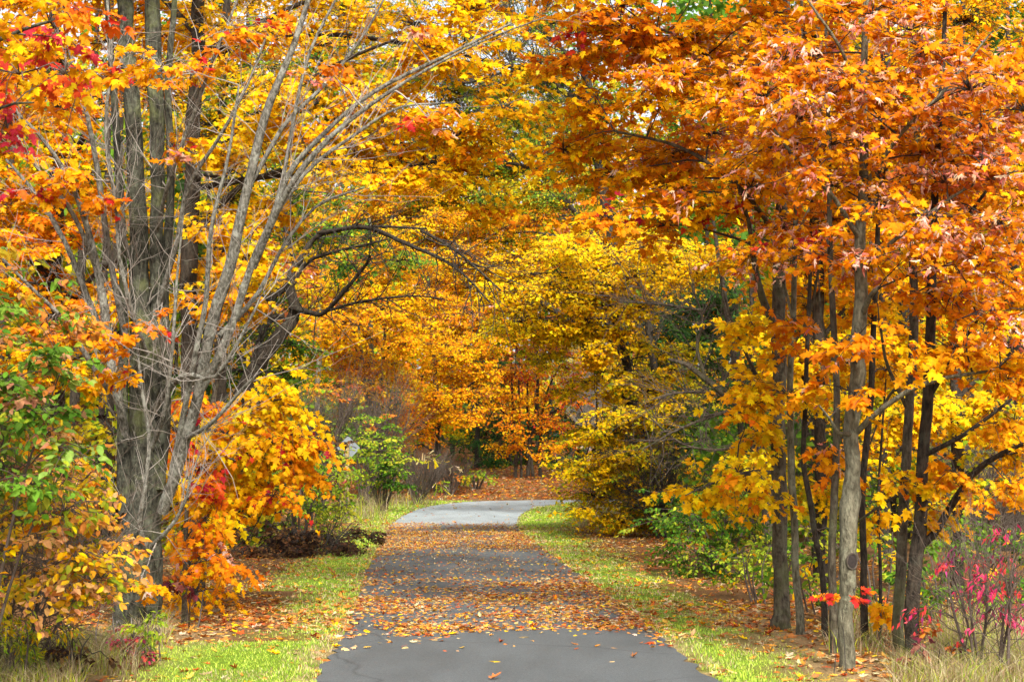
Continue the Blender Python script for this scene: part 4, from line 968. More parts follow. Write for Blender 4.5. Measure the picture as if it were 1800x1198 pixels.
tree('oak_tree', 'thinly leaved green oak with sky showing through above the bend', 'tree', 76,
     [(1150, 'g', 14), (1130, 600, 12), (1060, 440, 10), (980, 330, 8), (920, 200, 7), (890, 40, 6), (880, -200, 3)], limbs=[[(980, 330, 6), (960, 240, 5), (970, 150, 3)], [(930, 220, 6), (850, 150, 5), (780, 90, 3)], [(900, 110, 5), (940, 50, 4), (970, 0, 2)], [(960, 300, 6), (860, 280, 4), (740, 260, 2)]],
     bark=BARK_DARK, limb_shoots=dict(n=30, length=3.2, r=.03, up=.2, spread=.6, sub=2), trunk_shoots=dict(n=26, length=4.5, r=.035, up=.2, spread=.8, sub=2, t0=.45), flare=1.2,
     regions=[r_(700, 190, 110, 130, 75, 80, 1.1, .9, 'olive', mix=[('gold', .45), ('green', .25)]), r_(760, 380, 130, 80, 75, 80, 1.1, .9, 'gold', mix=[('olive', .4)]), r_(620, 60, 120, 80, 74, 80, 1.1, .8, 'olive', mix=[('gold', .4), ('green', .2)]), r_(860, -60, 260, 80, 74, 80, 1.3, .6, 'olive', mix=[('gold', .4)]), r_(900, 340, 110, 60, 73, 79, 1.1, .85, 'green', mix=[('lime', .45), ('gold', .15)], dens=.7), r_(870, 210, 130, 90, 73, 79, 1.0, .6, 'green', mix=[('lime', .4)], dens=.95), r_(860, 90, 140, 80, 73, 79, 1.0, .6, 'green', mix=[('lime', .3), ('gold', .3)], dens=.95),
              r_(720, 330, 100, 60, 74, 80, 1.1, .7, 'green', mix=[('lime', .3), ('gold', .3)], dens=.7)])
tree('oak_tree', 'dark limbed green oak behind the orange maples with a slanting limb towards the sky gap', 'tree', 44,
     [(1100, 'g', 24), (1096, 620, 22), (1072, 400, 19), (1044, 240, 17), (1030, 120, 16), (1015, 20, 13), (1000, -160, 10)],
     limbs=[[(1068, 215, 12), (1030, 188, 12, 43.5), (985, 155, 10, 43), (955, 120, 8, 42.6), (930, 90, 5, 42.3)], [(1040, 190, 9), (1000, 140, 7, 43.4), (950, 118, 5, 43)], [(1030, 130, 8), (960, 60, 6), (900, 20, 4), (850, 5, 3)], [(960, 128, 6, 42.7), (900, 125, 5, 42), (820, 145, 4, 41.5), (760, 135, 3, 41)]],
     bark=BARK_DARK, limb_shoots=dict(n=26, length=2.2, r=.018, up=.2, spread=.6, sub=2),
     regions=[r_(960, 200, 90, 70, 43, 46, .8, .5, 'green', mix=[('lime', .3), ('gold', .3)]), r_(985, 110, 80, 80, 43, 46, .8, .9, 'green', mix=[('lime', .2), ('olive', .2)], dens=.8), r_(1000, 230, 70, 50, 43, 46, .7, .7, 'olive', mix=[('green', .4), ('orange', .15)], dens=.8), r_(1090, 250, 70, 100, 43, 46, .8, .8, 'olive', mix=[('green', .3)]), r_(1080, 60, 80, 80, 43, 46, .8, .8, 'orange', mix=[('olive', .3)])])

# ------------------------------------------------------------------ leaning yellow maple and its neighbours
tree('maple_tree', 'yellow maple with a dark trunk leaning over the inside of the bend', 'tree', 38,
     [(1142, 'g', 30), (1140, 860, 27), (1120, 760, 26), (1090, 690, 24), (1040, 630, 20), (1010, 580, 16), (975, 545, 12), (940, 525, 6)],
     stems=[[(1120, 745, 18), (1108, 660, 16, 37.6), (1085, 570, 13, 37), (1070, 500, 10, 36.5), (1050, 440, 6, 36)], [(1128, 780, 16), (1150, 660, 14, 38), (1140, 560, 12, 38), (1160, 470, 9, 37.5), (1190, 430, 6, 37)]],
     limbs=[[(1090, 560, 8, 37), (1000, 490, 6, 36), (930, 480, 4, 35.5)], [(1138, 560, 8), (1060, 460, 7, 36), (980, 440, 5, 35)], [(1150, 500, 8), (1240, 450, 6, 37), (1290, 440, 4, 36)], [(1135, 800, 8), (1080, 770, 6, 37.2), (1030, 800, 4, 36.6)], [(1138, 850, 7), (1090, 860, 5, 37), (1040, 870, 3, 36.6)], [(1140, 760, 8), (1200, 700, 6, 38), (1240, 690, 4, 38)]],
     bark=BARK_DARK, limb_shoots=dict(n=10, length=1.2, r=.012, up=.1, spread=.6, sub=1), trunk_shoots=dict(n=30, length=1.6, r=.014, up=.1, spread=.8, sub=2, t0=.2),
     regions=[r_(1000, 560, 50, 40, 34.5, 36, .4, .8, 'yellow', size=.125, dens=1.2, mix=[('gold', .3)]), r_(1060, 600, 50, 40, 34.8, 36.5, .38, .7, 'yellow', size=.125, dens=1.2, mix=[('gold', .3)]), r_(1130, 640, 60, 50, 35, 36.8, .4, .7, 'yellow', size=.125, dens=1.2, mix=[('olive', .4)]), r_(1180, 650, 60, 60, 35.5, 37, .42, .7, 'olive', size=.125, dens=1.2, mix=[('yellow', .3)]), r_(1075, 690, 30, 40, 35, 36.5, .35, .7, 'yellow', size=.125, dens=1.2, mix=[('olive', .2)]), r_(930, 520, 60, 60, 34, 36, .5, 1.0, 'yellow', size=.125, dens=1.25, mix=[('gold', .2)]), r_(1000, 600, 60, 46, 34.5, 36.5, .45, 1.0, 'yellow', size=.125, dens=1.25, mix=[('gold', .3)]), r_(1150, 440, 150, 30, 33, 35, .5, .9, 'yellow', size=.125, dens=1.25, mix=[('bright', .3)]), r_(1060, 900, 46, 24, 34.8, 36, .4, 1.0, 'yellow', size=.125, dens=1.2, mix=[('olive', .3)]), r_(1040, 800, 40, 60, 34.8, 36.5, .42, .9, 'yellow', size=.125, dens=1.2, mix=[('olive', .2)]), r_(1050, 640, 50, 50, 34.5, 36.5, .4, .5, 'yellow', size=.125, dens=1.25, mix=[('olive', .2)]), r_(1120, 710, 70, 50, 34.5, 36.5, .4, .8, 'yellow', size=.125, dens=1.25, mix=[('olive', .15)]), r_(1090, 540, 80, 40, 34.5, 36.5, .45, .6, 'yellow', size=.125, dens=1.25, mix=[('olive', .3)]), r_(1150, 880, 70, 50, 35, 36.8, .42, 1.0, 'olive', size=.125, dens=1.25, mix=[('yellow', .4)]), r_(1170, 770, 60, 60, 35, 36.8, .42, .6, 'olive', size=.125, dens=1.25, mix=[('yellow', .3)]), r_(970, 475, 90, 48, 34, 36.5, .58, 1.8, 'yellow', size=.125, dens=1.25, mix=[('bright', .2), ('gold', .2)]), r_(1090, 455, 120, 42, 33.5, 36.5, .58, 1.8, 'yellow', size=.125, dens=1.25, mix=[('bright', .3)]), r_(1220, 455, 90, 38, 33, 36, .55, 1.6, 'yellow', size=.125, dens=1.25, mix=[('bright', .3)]),
              r_(1030, 540, 110, 48, 34.5, 37, .58, 1.3, 'yellow', size=.125, dens=1.25, mix=[('olive', .15)]), r_(960, 580, 75, 48, 35, 38, .55, 1.1, 'yellow', size=.125, dens=1.25, mix=[('olive', .3)]), r_(1090, 620, 80, 60, 38, 40, .5, .9, 'yellow', size=.125, dens=1.25, mix=[('gold', .4)]),
              r_(1140, 680, 60, 50, 37, 39, .5, .6, 'olive', size=.125, dens=1.25, mix=[('gold', .3)]),
              r_(1092, 760, 62, 46, 35.6, 37.6, .5, 1.6, 'yellow', size=.125, dens=1.25, mix=[('olive', .2)]), r_(1085, 840, 65, 45, 35.2, 37.4, .5, 1.8, 'yellow', size=.125, dens=1.25, mix=[('olive', .2)]), r_(1110, 890, 60, 36, 35.4, 37.4, .45, 1.5, 'yellow', size=.125, dens=1.25, mix=[('olive', .2), ('gold', .2)]), r_(1140, 810, 60, 50, 36.5, 38.5, .55, 1.0, 'olive', size=.125, dens=1.25, mix=[('gold', .3)]),
              r_(1030, 690, 34, 30, 36, 38, .4, .8, 'yellow', size=.125, dens=1.25, mix=[('olive', .3)])])
tree('hemlock_tree', 'dark hemlock standing behind the leaning yellow maple', 'tree', 43,
     [(1238, 'g', 20), (1238, 700, 17), (1240, 560, 13), (1242, 440, 8), (1244, 330, 4)], bark=BARK_DARK, flare=1.2,
     regions=[r_(1230, 600, 75, 120, 38.5, 40, .6, 1.2, 'dkgreen', tpl=NEEDLE, size=.2, dens=.9, mix=[('pine', .5)]), r_(1230, 770, 80, 80, 38.5, 41, .6, 1.2, 'dkgreen', tpl=OVAL, size=.09, dens=.8, mix=[('olive', .2)]), r_(1240, 530, 75, 60, 39, 41, .6, 1.2, 'dkgreen', tpl=NEEDLE, size=.2, dens=.8, mix=[('pine', .5)]), r_(1235, 560, 75, 85, 39, 41.5, .7, 1.8, 'dkgreen', tpl=NEEDLE, size=.2, dens=.75, mix=[('pine', .4)]), r_(1250, 680, 80, 80, 42, 45, .7, 1.1, 'dkgreen', tpl=NEEDLE, size=.2, dens=.7, mix=[('pine', .4)]), r_(1220, 780, 80, 60, 42, 45, .7, .9, 'dkgreen', tpl=NEEDLE, size=.2, dens=.7)])
tree('dead_tree', 'bare dead tree with a thick grey limb slanting behind the right-hand trunks', 'tree', 31,
     [(1352, 'g', 22), (1348, 860, 20), (1322, 740, 16), (1280, 700, 13), (1240, 665, 11), (1205, 640, 8), (1175, 632, 5)],
     limbs=[[(1290, 706, 8), (1250, 690, 6), (1190, 690, 4), (1150, 700, 2)], [(1240, 665, 7), (1225, 610, 6), (1235, 560, 5), (1215, 500, 3)], [(1300, 716, 8), (1240, 735, 6), (1180, 760, 4), (1130, 790, 2)], [(1235, 545, 5), (1160, 535, 4), (1090, 530, 2)], [(1330, 770, 8), (1270, 790, 6), (1200, 780, 4), (1140, 730, 2)], [(1262, 690, 6), (1290, 620, 5), (1270, 540, 3)]],
     bark=BARK_BROWN, limbbark=BARK_BROWN, twig=TWIG, limb_shoots=dict(n=26, length=1.3, r=.010, up=.05, spread=.8, sub=2))
bush('honeysuckle_bush', 'green bush on the leaf litter between the leaning maple and the trunks', 'bush', 1262, 24.5, 8, 150, 80,
     [r_(1235, 950, 75, 62, 23.2, 25.2, .36, 2.4, 'green', tpl=OVAL, size=.06, dens=.55, mix=[('lime', .2)]), r_(1305, 930, 50, 60, 23.4, 25.4, .36, 1.8, 'green', tpl=OVAL, size=.06, dens=.55, mix=[('lime', .25)]), r_(1200, 910, 50, 40, 24.2, 26, .34, 1.0, 'green', tpl=OVAL, size=.06, dens=.5, mix=[('dkgreen', .5)]), r_(1330, 1000, 40, 45, 22.6, 24, .3, .9, 'lime', tpl=OVAL, size=.06, dens=.85)])
bush('bare_bush', 'dark leafless underbrush around the foot of the leaning yellow maple', 'bush', 1170, 35, 9, 150, 80, [r_(1170, 900, 60, 40, 34, 36, .4, .4, 'olive', tpl=OVAL, size=.08, dens=.4, mix=[('green', .4)])], twig=TWIG_DARK, w=3, bare=dict(n=26, length=1.2, r=.009, up=.2, spread=.7, sub=2))
# ------------------------------------------------------------------ slender maples of the right-hand clump
GR = 'slender maples of the right-hand clump'
CURL = .25
tree('maple_tree', 'stout brown maple trunk nearest the path, forking high up with orange canopy', 'tree', 16.7,
     [(1372, 'g', 29), (1371, 1000, 27), (1366, 860, 27), (1366, 700, 25), (1370, 580, 24), (1370, 450, 22), (1378, 300, 20), (1384, 120, 16), (1380, -60, 12), (1372, -330, 6)],
     limbs=[[(1368, 580, 15), (1345, 540, 14, 16.5), (1330, 480, 11, 16.3), (1318, 400, 8, 16.1), (1290, 300, 5, 15.9)], [(1366, 830, 8), (1310, 830, 6, 16.3), (1250, 850, 4, 16), (1205, 870, 2, 15.8)], [(1372, 420, 10), (1300, 330, 8, 16), (1200, 260, 6, 15.8), (1080, 230, 4, 15.5)],
            [(1378, 260, 9), (1300, 150, 7, 16), (1200, 70, 5, 15.5), (1080, 20, 3, 15)], [(1366, 720, 8), (1330, 660, 6, 16.2), (1285, 560, 4, 16), (1262, 470, 2, 15.8)], [(1370, 640, 7), (1420, 560, 6, 16.5), (1440, 470, 4, 16.3)]],
     bark=BARK_BROWN, group=GR,
     regions=[r_(1300, 850, 95, 36, 15.6, 16.4, .30, 1.6, 'yellow', mix=[('gold', .3), ('orange', .1)], droop=1.0), r_(1335, 720, 60, 60, 15.6, 16.6, .32, 1.25, 'yellow', mix=[('gold', .3), ('orange', .1)]), r_(1320, 620, 60, 60, 15.8, 16.8, .32, .8, 'yellow', mix=[('gold', .3)]),
              r_(1290, 360, 110, 60, 15.4, 16.6, .38, 1.0, 'deep', mix=[('gold', .3)], curl=CURL), r_(1100, 270, 140, 60, 15.4, 17.2, .38, 1.35, 'gold', mix=[('orange', .45)]), r_(1130, 360, 150, 42, 15.6, 17, .36, 1.3, 'gold', mix=[('orange', .5), ('red', .05)]),
              r_(1120, 130, 120, 110, 15.2, 17, .42, 1.2, 'orange', mix=[('gold', .4), ('deep', .2)]), r_(1250, 190, 130, 110, 15, 16.8, .42, 1.1, 'deep', mix=[('orange', .4)], curl=CURL), r_(1230, 60, 160, 80, 15, 17, .45, 1.2, 'orange', mix=[('deep', .35)], curl=.08),
              r_(1060, 40, 80, 70, 15.2, 16.8, .38, .7, 'orange', mix=[('red', .1), ('gold', .3)]),
              r_(1200, -140, 260, 110, 15, 18, .7, .9, 'orange'), r_(1150, -330, 280, 110, 15, 19, .8, .6, 'orange'), r_(1080, -170, 240, 90, 11.5, 15, .6, 1.1, 'orange'), r_(1000, -130, 220, 70, 15, 20, .6, 1.0, 'orange')])  # crown above the view, with extra boughs added to shade the mid path
tree('maple_tree', 'thin grey spotted trunk close right of the stout path-side trunk', 'tree', 16.2,
     [(1410, 'g', 15), (1400, 1000, 13), (1392, 860, 13), (1388, 700, 11), (1394, 540, 10), (1398, 400, 9), (1404, 200, 7), (1410, 0, 5)],
     limbs=[[(1394, 560, 6), (1370, 470, 4), (1350, 400, 2)], [(1398, 420, 6), (1440, 330, 4), (1480, 260, 2)]], bark=BARK_PALE, group=GR, flare=1.2,
     regions=[r_(1400, 420, 90, 50, 15, 16, .32, 1.3, 'deep', mix=[('red', .12), ('orange', .3)], curl=.27, size=.098), r_(1420, 210, 100, 90, 14.8, 16.2, .38, 1.2, 'orange', mix=[('deep', .4)], curl=CURL)])
tree('maple_tree', 'thin dark trunk bending towards the path between two grey trunks', 'tree', 16.0,
     [(1452, 'g', 11), (1444, 1000, 10), (1426, 900, 10), (1412, 810, 9), (1416, 680, 8), (1422, 520, 7), (1426, 380, 6), (1430, 220, 4)], bark=BARK_DARK, group=GR, flare=1.15,
     regions=[r_(1420, 610, 60, 70, 15.2, 16.2, .3, .6, 'orange', mix=[('deep', .3)], curl=.1), r_(1430, 330, 90, 60, 15.2, 16.4, .36, .9, 'deep', mix=[('orange', .4)], curl=.2)])
tree('maple_tree', 'slim straight grey trunk touching the knotted trunk on its path side', 'tree', 14.6,
     [(1465, 'g', 15), (1464, 1000, 14), (1466, 860, 14), (1472, 720, 12), (1464, 560, 11), (1458, 400, 9), (1456, 200, 7), (1450, 0, 5)], limbs=[[(1466, 640, 6), (1445, 560, 4), (1438, 480, 2)]],
     bark=BARK_BROWN, group=GR, flare=1.2,
     regions=[r_(1450, 740, 46, 50, 14.0, 14.8, .26, .8, 'deep', mix=[('orange', .4)], curl=.2), r_(1480, 110, 110, 100, 13.8, 15, .38, 1.2, 'deep', mix=[('orange', .35)], curl=.2)])
KN = tree('maple_tree', 'pale grey maple trunk with a dark knot scar, foremost in the clump', 'tree', 13.6,
     [(1490, 'g', 27), (1486, 1090, 26), (1490, 1040, 28), (1487, 985, 30), (1494, 930, 31), (1498, 885, 37), (1496, 840, 28), (1500, 790, 26), (1502, 720, 27), (1505, 620, 27), (1514, 540, 25), (1512, 430, 20), (1520, 300, 17), (1518, 120, 13), (1525, -80, 10), (1530, -340, 5)],
     limbs=[[(1506, 760, 11), (1540, 725, 10, 13.4), (1590, 690, 9, 13.3), (1640, 668, 8, 13.2), (1710, 655, 6, 13.1), (1780, 645, 4, 13), (1830, 630, 2, 12.9)], [(1498, 762, 8), (1474, 760, 7, 13.4), (1458, 735, 5, 13.3), (1440, 712, 3, 13.2)], [(1514, 560, 11), (1530, 520, 9, 13.4), (1545, 505, 6, 13.3)],
            [(1512, 420, 10), (1460, 340, 8, 13.3), (1400, 280, 6, 13.1), (1340, 200, 4, 12.9)], [(1518, 330, 10), (1580, 240, 8, 13.2), (1660, 160, 6, 13), (1740, 60, 3, 12.8)], [(1514, 470, 9), (1600, 400, 7, 13.2), (1700, 330, 5, 13), (1790, 300, 3, 12.8)], [(1519, 200, 8), (1480, 90, 6, 13.2), (1420, 0, 4, 13)]],
     bark=BARK_PALE, group=GR, sides=16, flare=1.15, flute=.05,
     regions=[r_(1620, 650, 70, 26, 12.6, 13.1, .2, .7, 'deep', mix=[('gold', .4)]), r_(1750, 620, 60, 40, 12.5, 13, .24, .8, 'deep', mix=[('gold', .3)]), r_(1460, 560, 60, 50, 12.8, 13.4, .22, .6, 'deep', mix=[('orange', .3)], curl=.3), r_(1500, 180, 130, 90, 12.4, 13.2, .3, .8, 'deep', mix=[('orange', .3)], curl=.27, size=.098), r_(1450, 350, 110, 60, 12.6, 13.2, .3, .7, 'deep', mix=[('orange', .3)], curl=.27, size=.098), r_(1600, 520, 80, 40, 12.8, 13.4, .28, .6, 'deep', mix=[('orange', .4)], curl=.2), r_(1440, 60, 120, 60, 12.6, 13.4, .3, .6, 'orange', mix=[('deep', .4)], curl=.25), r_(1470, 690, 40, 40, 13.0, 13.8, .22, .9, 'deep', mix=[('orange', .5)], curl=.1), r_(1500, 600, 40, 30, 12.9, 13.5, .2, .8, 'deep', mix=[('orange', .4)], curl=.1), r_(1510, 700, 34, 30, 12.9, 13.4, .2, .9, 'orange', mix=[('deep', .4)]),
              r_(1380, 250, 110, 90, 12.8, 14, .34, 1.1, 'deep', mix=[('orange', .35)], curl=.25, size=.098), r_(1560, 330, 110, 80, 12.6, 14, .34, 1.3, 'deep', mix=[('orange', .3)], curl=.27, size=.098), r_(1640, 220, 120, 90, 12.6, 14, .34, 1.2, 'deep', mix=[('orange', .3)], curl=.27, size=.098),
              r_(1540, 80, 150, 80, 12.8, 14.2, .36, 1.2, 'orange', mix=[('deep', .5)], curl=.25), r_(1720, 80, 110, 80, 12.6, 14, .34, 1.1, 'deep', mix=[('orange', .3)], curl=.27, size=.098), r_(1740, 330, 90, 110, 12.5, 13.8, .34, 1.2, 'deep', mix=[('rust', .3)], curl=.27, size=.098),
              r_(1640, 440, 110, 60, 12.6, 13.8, .32, 1.2, 'deep', mix=[('orange', .35)], curl=.25, size=.098), r_(1760, 520, 70, 80, 12.4, 13.6, .32, 1.1, 'deep', mix=[('orange', .3)], curl=.25, size=.098), r_(1500, 430, 60, 60, 12.9, 13.8, .3, .9, 'deep', mix=[('orange', .3)], curl=.25),
              r_(1600, -130, 260, 110, 12.5, 15, .6, .55, 'deep', mix=[('orange', .4)]), r_(1600, -350, 260, 120, 12.5, 16, .7, .3, 'orange')])
kp = V(1495, 985, 13.6); kr = 29 * 13.6 / F * .5
SCAR = plain_material('dark_knot', (38, 30, 26), .9, .35, 60); LIP = plain_material('knot_lip', (66, 58, 48), .9, .3, 50)
th = np.linspace(0, 2 * PI, 19)[:-1]
ring = np.array([[[kp[0] + .044 * math.cos(a), kp[1] - math.sqrt(max(kr * kr - (.044 * math.cos(a) + .02) ** 2, .0008)) - .016, kp[2] + .062 * math.sin(a)] for a in list(th) + [th[0]]]])
mb = MB(); mb.add(*tubes(ring, np.full((1, 19), .008)*(1+.35*np.sin(np.arange(19)*1.7))[None], 6)); lipo = mb.build('knot', [LIP], KN)
vv = [[kp[0], kp[1] - kr - .026, kp[2]]] + [list(p_) for p_ in ring[0][:-1]]
mb = MB(); mb.add(np.array(vv), np.array([[0, 1 + i, 1 + (i + 1) % 18] for i in range(18)])); so = mb.build('scar', [SCAR], KN)
tree('maple_tree', 'thin dark trunk half hidden behind the knotted pale trunk', 'tree', 15.4,
     [(1520, 'g', 13), (1518, 1000, 12), (1517, 850, 12), (1530, 700, 11), (1540, 500, 9), (1546, 300, 7), (1550, 80, 5)], bark=BARK_DARK, group=GR, flare=1.15,
     regions=[r_(1555, 560, 50, 60, 14.8, 15.8, .3, .8, 'gold', mix=[('orange', .4)]), r_(1540, 230, 110, 90, 14.6, 16, .38, 1.0, 'orange', mix=[('deep', .4)], curl=.15), r_(1560, 640, 60, 60, 14.8, 15.8, .3, .5, 'gold')])
tree('maple_tree', 'straight brown trunk left of the darkest stout trunk, near the pink shrub', 'tree', 14.4,
     [(1579, 'g', 19), (1582, 1040, 19), (1588, 900, 19), (1595, 760, 17), (1602, 640, 16), (1606, 540, 15), (1604, 420, 12), (1612, 250, 10), (1620, 50, 7)], limbs=[[(1596, 720, 8), (1560, 640, 6, 14.2), (1545, 560, 4, 14)], [(1600, 660, 7), (1560, 700, 5, 14.6), (1530, 780, 3, 14.8)], [(1590, 860, 7), (1530, 900, 5, 14.8), (1490, 930, 3, 15)]],
     bark=BARK_BROWN, group=GR, flare=1.25,
     regions=[r_(1600, 480, 80, 50, 13.8, 14.8, .32, 1.1, 'deep', mix=[('orange', .5)], curl=.15), r_(1620, 140, 110, 110, 13.8, 15, .38, 1.1, 'deep', mix=[('orange', .4)], curl=.2), r_(1570, 870, 60, 40, 14, 15, .24, .6, 'gold', mix=[('orange', .3)])])
tree('maple_tree', 'darkest stout trunk of the clump, with a side limb slanting towards the right edge', 'tree', 14.0,
     [(1602, 'g', 26), (1606, 1040, 25), (1615, 940, 24), (1625, 830, 21), (1630, 720, 20), (1636, 580, 18), (1640, 430, 15), (1650, 250, 11), (1660, 50, 8), (1670, -200, 4)],
     limbs=[[(1614, 960, 15), (1640, 940, 14), (1678, 878, 13, 13.9), (1718, 825, 12, 13.7), (1770, 790, 8, 13.5), (1830, 770, 5, 13.3)], [(1632, 700, 9), (1680, 620, 7, 13.8), (1720, 560, 5, 13.6)], [(1640, 450, 9), (1700, 380, 7, 13.8), (1760, 300, 4, 13.6)], [(1626, 800, 9), (1700, 760, 8, 13.8), (1780, 700, 5, 13.6)]],
     bark=BARK_DARK, group=GR, flare=1.25,
     regions=[r_(1680, 560, 80, 60, 13.2, 14.2, .32, 1.1, 'deep', mix=[('orange', .5)], curl=.18), r_(1720, 440, 90, 70, 13, 14.2, .34, 1.0, 'deep', mix=[('orange', .35)], curl=.25), r_(1740, 640, 70, 60, 13, 14, .3, 1.0, 'orange', mix=[('gold', .3), ('deep', .3)]), r_(1720, 200, 100, 90, 13.4, 14.6, .36, 1.1, 'deep', mix=[('rust', .3)], curl=.25, size=.098),
              r_(1700, 850, 90, 40, 13, 14, .26, .8, 'gold', mix=[('orange', .5)]), r_(1640, 870, 60, 40, 13.2, 14.2, .24, .5, 'gold'), r_(1760, 760, 60, 50, 13, 14, .28, .7, 'gold', mix=[('orange', .4)])])
tree('maple_sapling', 'wispy dark stem between the knotted trunk and the brown trunk', 'sapling', 15.8,
     [(1545, 'g', 6), (1548, 1000, 6), (1544, 880, 5), (1552, 740, 4), (1560, 640, 2)], bark=BARK_DARK, group=GR, flare=1.1, sides=7,
     regions=[r_(1560, 1040, 40, 30, 15.2, 15.9, .2, .7, 'gold', mix=[('orange', .5)]), r_(1550, 940, 40, 50, 15.2, 16, .22, .5, 'gold', mix=[('orange', .3)])])
bush('maple_sapling', 'sprig of red orange leaves at the foot of the knotted trunk', 'sapling', 1474, 13.3, 2, 120, 7,
     [r_(1480, 1055, 30, 26, 13, 13.4, .11, .8, 'red', mix=[('deep', .5)], size=.085, dens=.4)], twig=TWIG_DARK, lean=3, w=1.6)

# ------------------------------------------------------------------ woods behind the clump
tree('maple_tree', 'yellow maple with a dark trunk behind the stout path-side trunk', 'tree', 23,
     [(1440, 'g', 24), (1442, 800, 21), (1440, 560, 19), (1436, 330, 16), (1440, 80, 12), (1442, -200, 6)], limbs=[[(1440, 520, 9), (1390, 440, 7), (1340, 420, 4)], [(1440, 600, 9), (1500, 520, 6), (1540, 460, 4)], [(1442, 700, 8), (1390, 640, 5), (1350, 620, 3)]], bark=BARK_DARK,
     regions=[r_(940, -110, 200, 70, 19, 23, .7, .9, 'gold', mix=[('orange', .4)]), r_(1390, 570, 70, 70, 21.6, 24, .42, 1.1, 'yellow', mix=[('gold', .3)]), r_(1470, 640, 80, 90, 21.8, 24, .46, 1.0, 'gold', mix=[('yellow', .4)]), r_(1335, 500, 50, 60, 21.6, 24, .4, .9, 'yellow', mix=[('gold', .3)]), r_(1450, 420, 110, 90, 21.8, 24, .5, 1.2, 'orange', mix=[('gold', .45)]),  # first bough, above the view, is added to shade the path further on
              r_(1440, 800, 90, 70, 22, 24, .44, .6, 'olive', mix=[('gold', .4)]), r_(1370, 200, 160, 150, 22, 25, .6, 1.1, 'orange', mix=[('deep', .3), ('gold', .3)]), r_(1260, 260, 120, 110, 21, 23, .5, .9, 'orange', mix=[('gold', .4)]), r_(1400, -120, 250, 150, 22, 26, .9, .8, 'gold')])
tree('maple_tree', 'golden maple filling the gap between the brown trunk and the right edge', 'tree', 21,
     [(1680, 'g', 24), (1684, 820, 21), (1680, 600, 18), (1690, 380, 14), (1694, 100, 10)], limbs=[[(1682, 760, 9), (1620, 700, 6), (1570, 680, 4)], [(1682, 700, 9), (1750, 640, 6), (1810, 620, 4)], [(1684, 840, 8), (1760, 800, 6), (1820, 790, 3)]], bark=BARK_DARK,
     regions=[r_(1640, 720, 90, 60, 19.6, 21.6, .42, 1.4, 'yellow', mix=[('gold', .4), ('olive', .2)]), r_(1740, 740, 80, 60, 19.6, 21.6, .42, 1.3, 'gold', mix=[('yellow', .3), ('olive', .2)]), r_(1700, 830, 110, 50, 19.6, 21.4, .4, 1.0, 'gold', mix=[('olive', .4)]), r_(1650, 600, 130, 70, 20, 22, .46, 1.1, 'gold', mix=[('orange', .3)]),
              r_(1560, 780, 60, 70, 20, 22, .4, .9, 'gold', mix=[('yellow', .4)]), r_(1720, 460, 130, 100, 20, 22.5, .5, 1.0, 'orange', mix=[('gold', .4)]), r_(1700, 240, 160, 140, 20, 23, .6, 1.0, 'orange', mix=[('gold', .4)])])
tree('maple_tree', 'shaded olive maple further back between the knotted trunk and the brown trunk', 'tree', 28,
     [(1556, 'g', 24), (1552, 820, 21), (1556, 560, 17), (1560, 300, 13), (1560, 0, 8)], limbs=[[(1554, 760, 9), (1500, 700, 6), (1460, 680, 4)]], bark=BARK_DARK,
     regions=[r_(1540, 640, 120, 110, 26.5, 29.5, .6, 1.1, 'olive', mix=[('gold', .4)]), r_(1520, 850, 120, 60, 26.5, 29, .5, .9, 'olive', mix=[('gold', .3), ('green', .2)]), r_(1560, 420, 150, 120, 27, 30, .7, 1.0, 'orange', mix=[('gold', .4)]), r_(1560, 150, 220, 170, 27, 31, .9, .9, 'orange', mix=[('gold', .4)])])
tree('maple_tree', 'olive yellow maple far back at the right edge', 'tree', 32,
     [(1770, 'g', 22), (1772, 760, 19), (1776, 500, 15), (1780, 200, 10)], bark=BARK_DARK,
     regions=[r_(1740, 680, 140, 130, 30, 34, .7, 1.1, 'olive', mix=[('gold', .4)]), r_(1740, 880, 120, 60, 30, 33, .55, .9, 'olive', mix=[('green', .3)]), r_(1760, 400, 160, 160, 30, 34, .9, .9, 'gold')])
for i, (u, D, hp, lab) in enumerate([(1340, 19.6, 120, 'yellow green sapling clump behind the stout path-side trunk'), (1430, 18.4, 150, 'lime leaved sapling behind the thin dark bending trunk'),
                                    (1545, 17.6, 160, 'lime leaved sapling low between the knotted trunk and the brown trunk'), (1660, 17.4, 170, 'green sapling clump behind the pink leaved shrub'), (1750, 18.6, 170, 'green sapling clump at the right edge behind the pink shrub')]):
    b_ = G(u, D); vg = 599 - F * math.tan(math.atan((b_[2] - EYE) / D) - TH)
    bush('green_sapling', lab, 'sapling', u, D, 5, hp, 55,
         [r_(u, vg - hp * .62, 62, hp * .36, D - .6, D + .8, .3, 1.5, 'lime' if i in (0, 1, 2) else 'green', tpl=OVAL, size=.065, dens=.5, mix=[('green', .3), ('gold', .1)]), r_(u + 20, vg - hp * .2, 60, hp * .2, D - .5, D + .6, .26, .9, 'green', tpl=OVAL, size=.06, dens=.5)], twig=TWIG)
for u, D, lab in [(1430, 34, 'grey leafless brush deep behind the thin dark trunk'), (1600, 36, 'grey leafless brush deep behind the brown trunk'), (1730, 27, 'brown leafless brush behind the pink shrub near the right edge')]:
    bush('bare_bush', lab, 'bush', u, D, 8, 260 if D > 30 else 240, 90, [], twig=TWIG, w=3, bare=dict(n=36, length=1.6, r=.010, up=.2, spread=.7, sub=2))
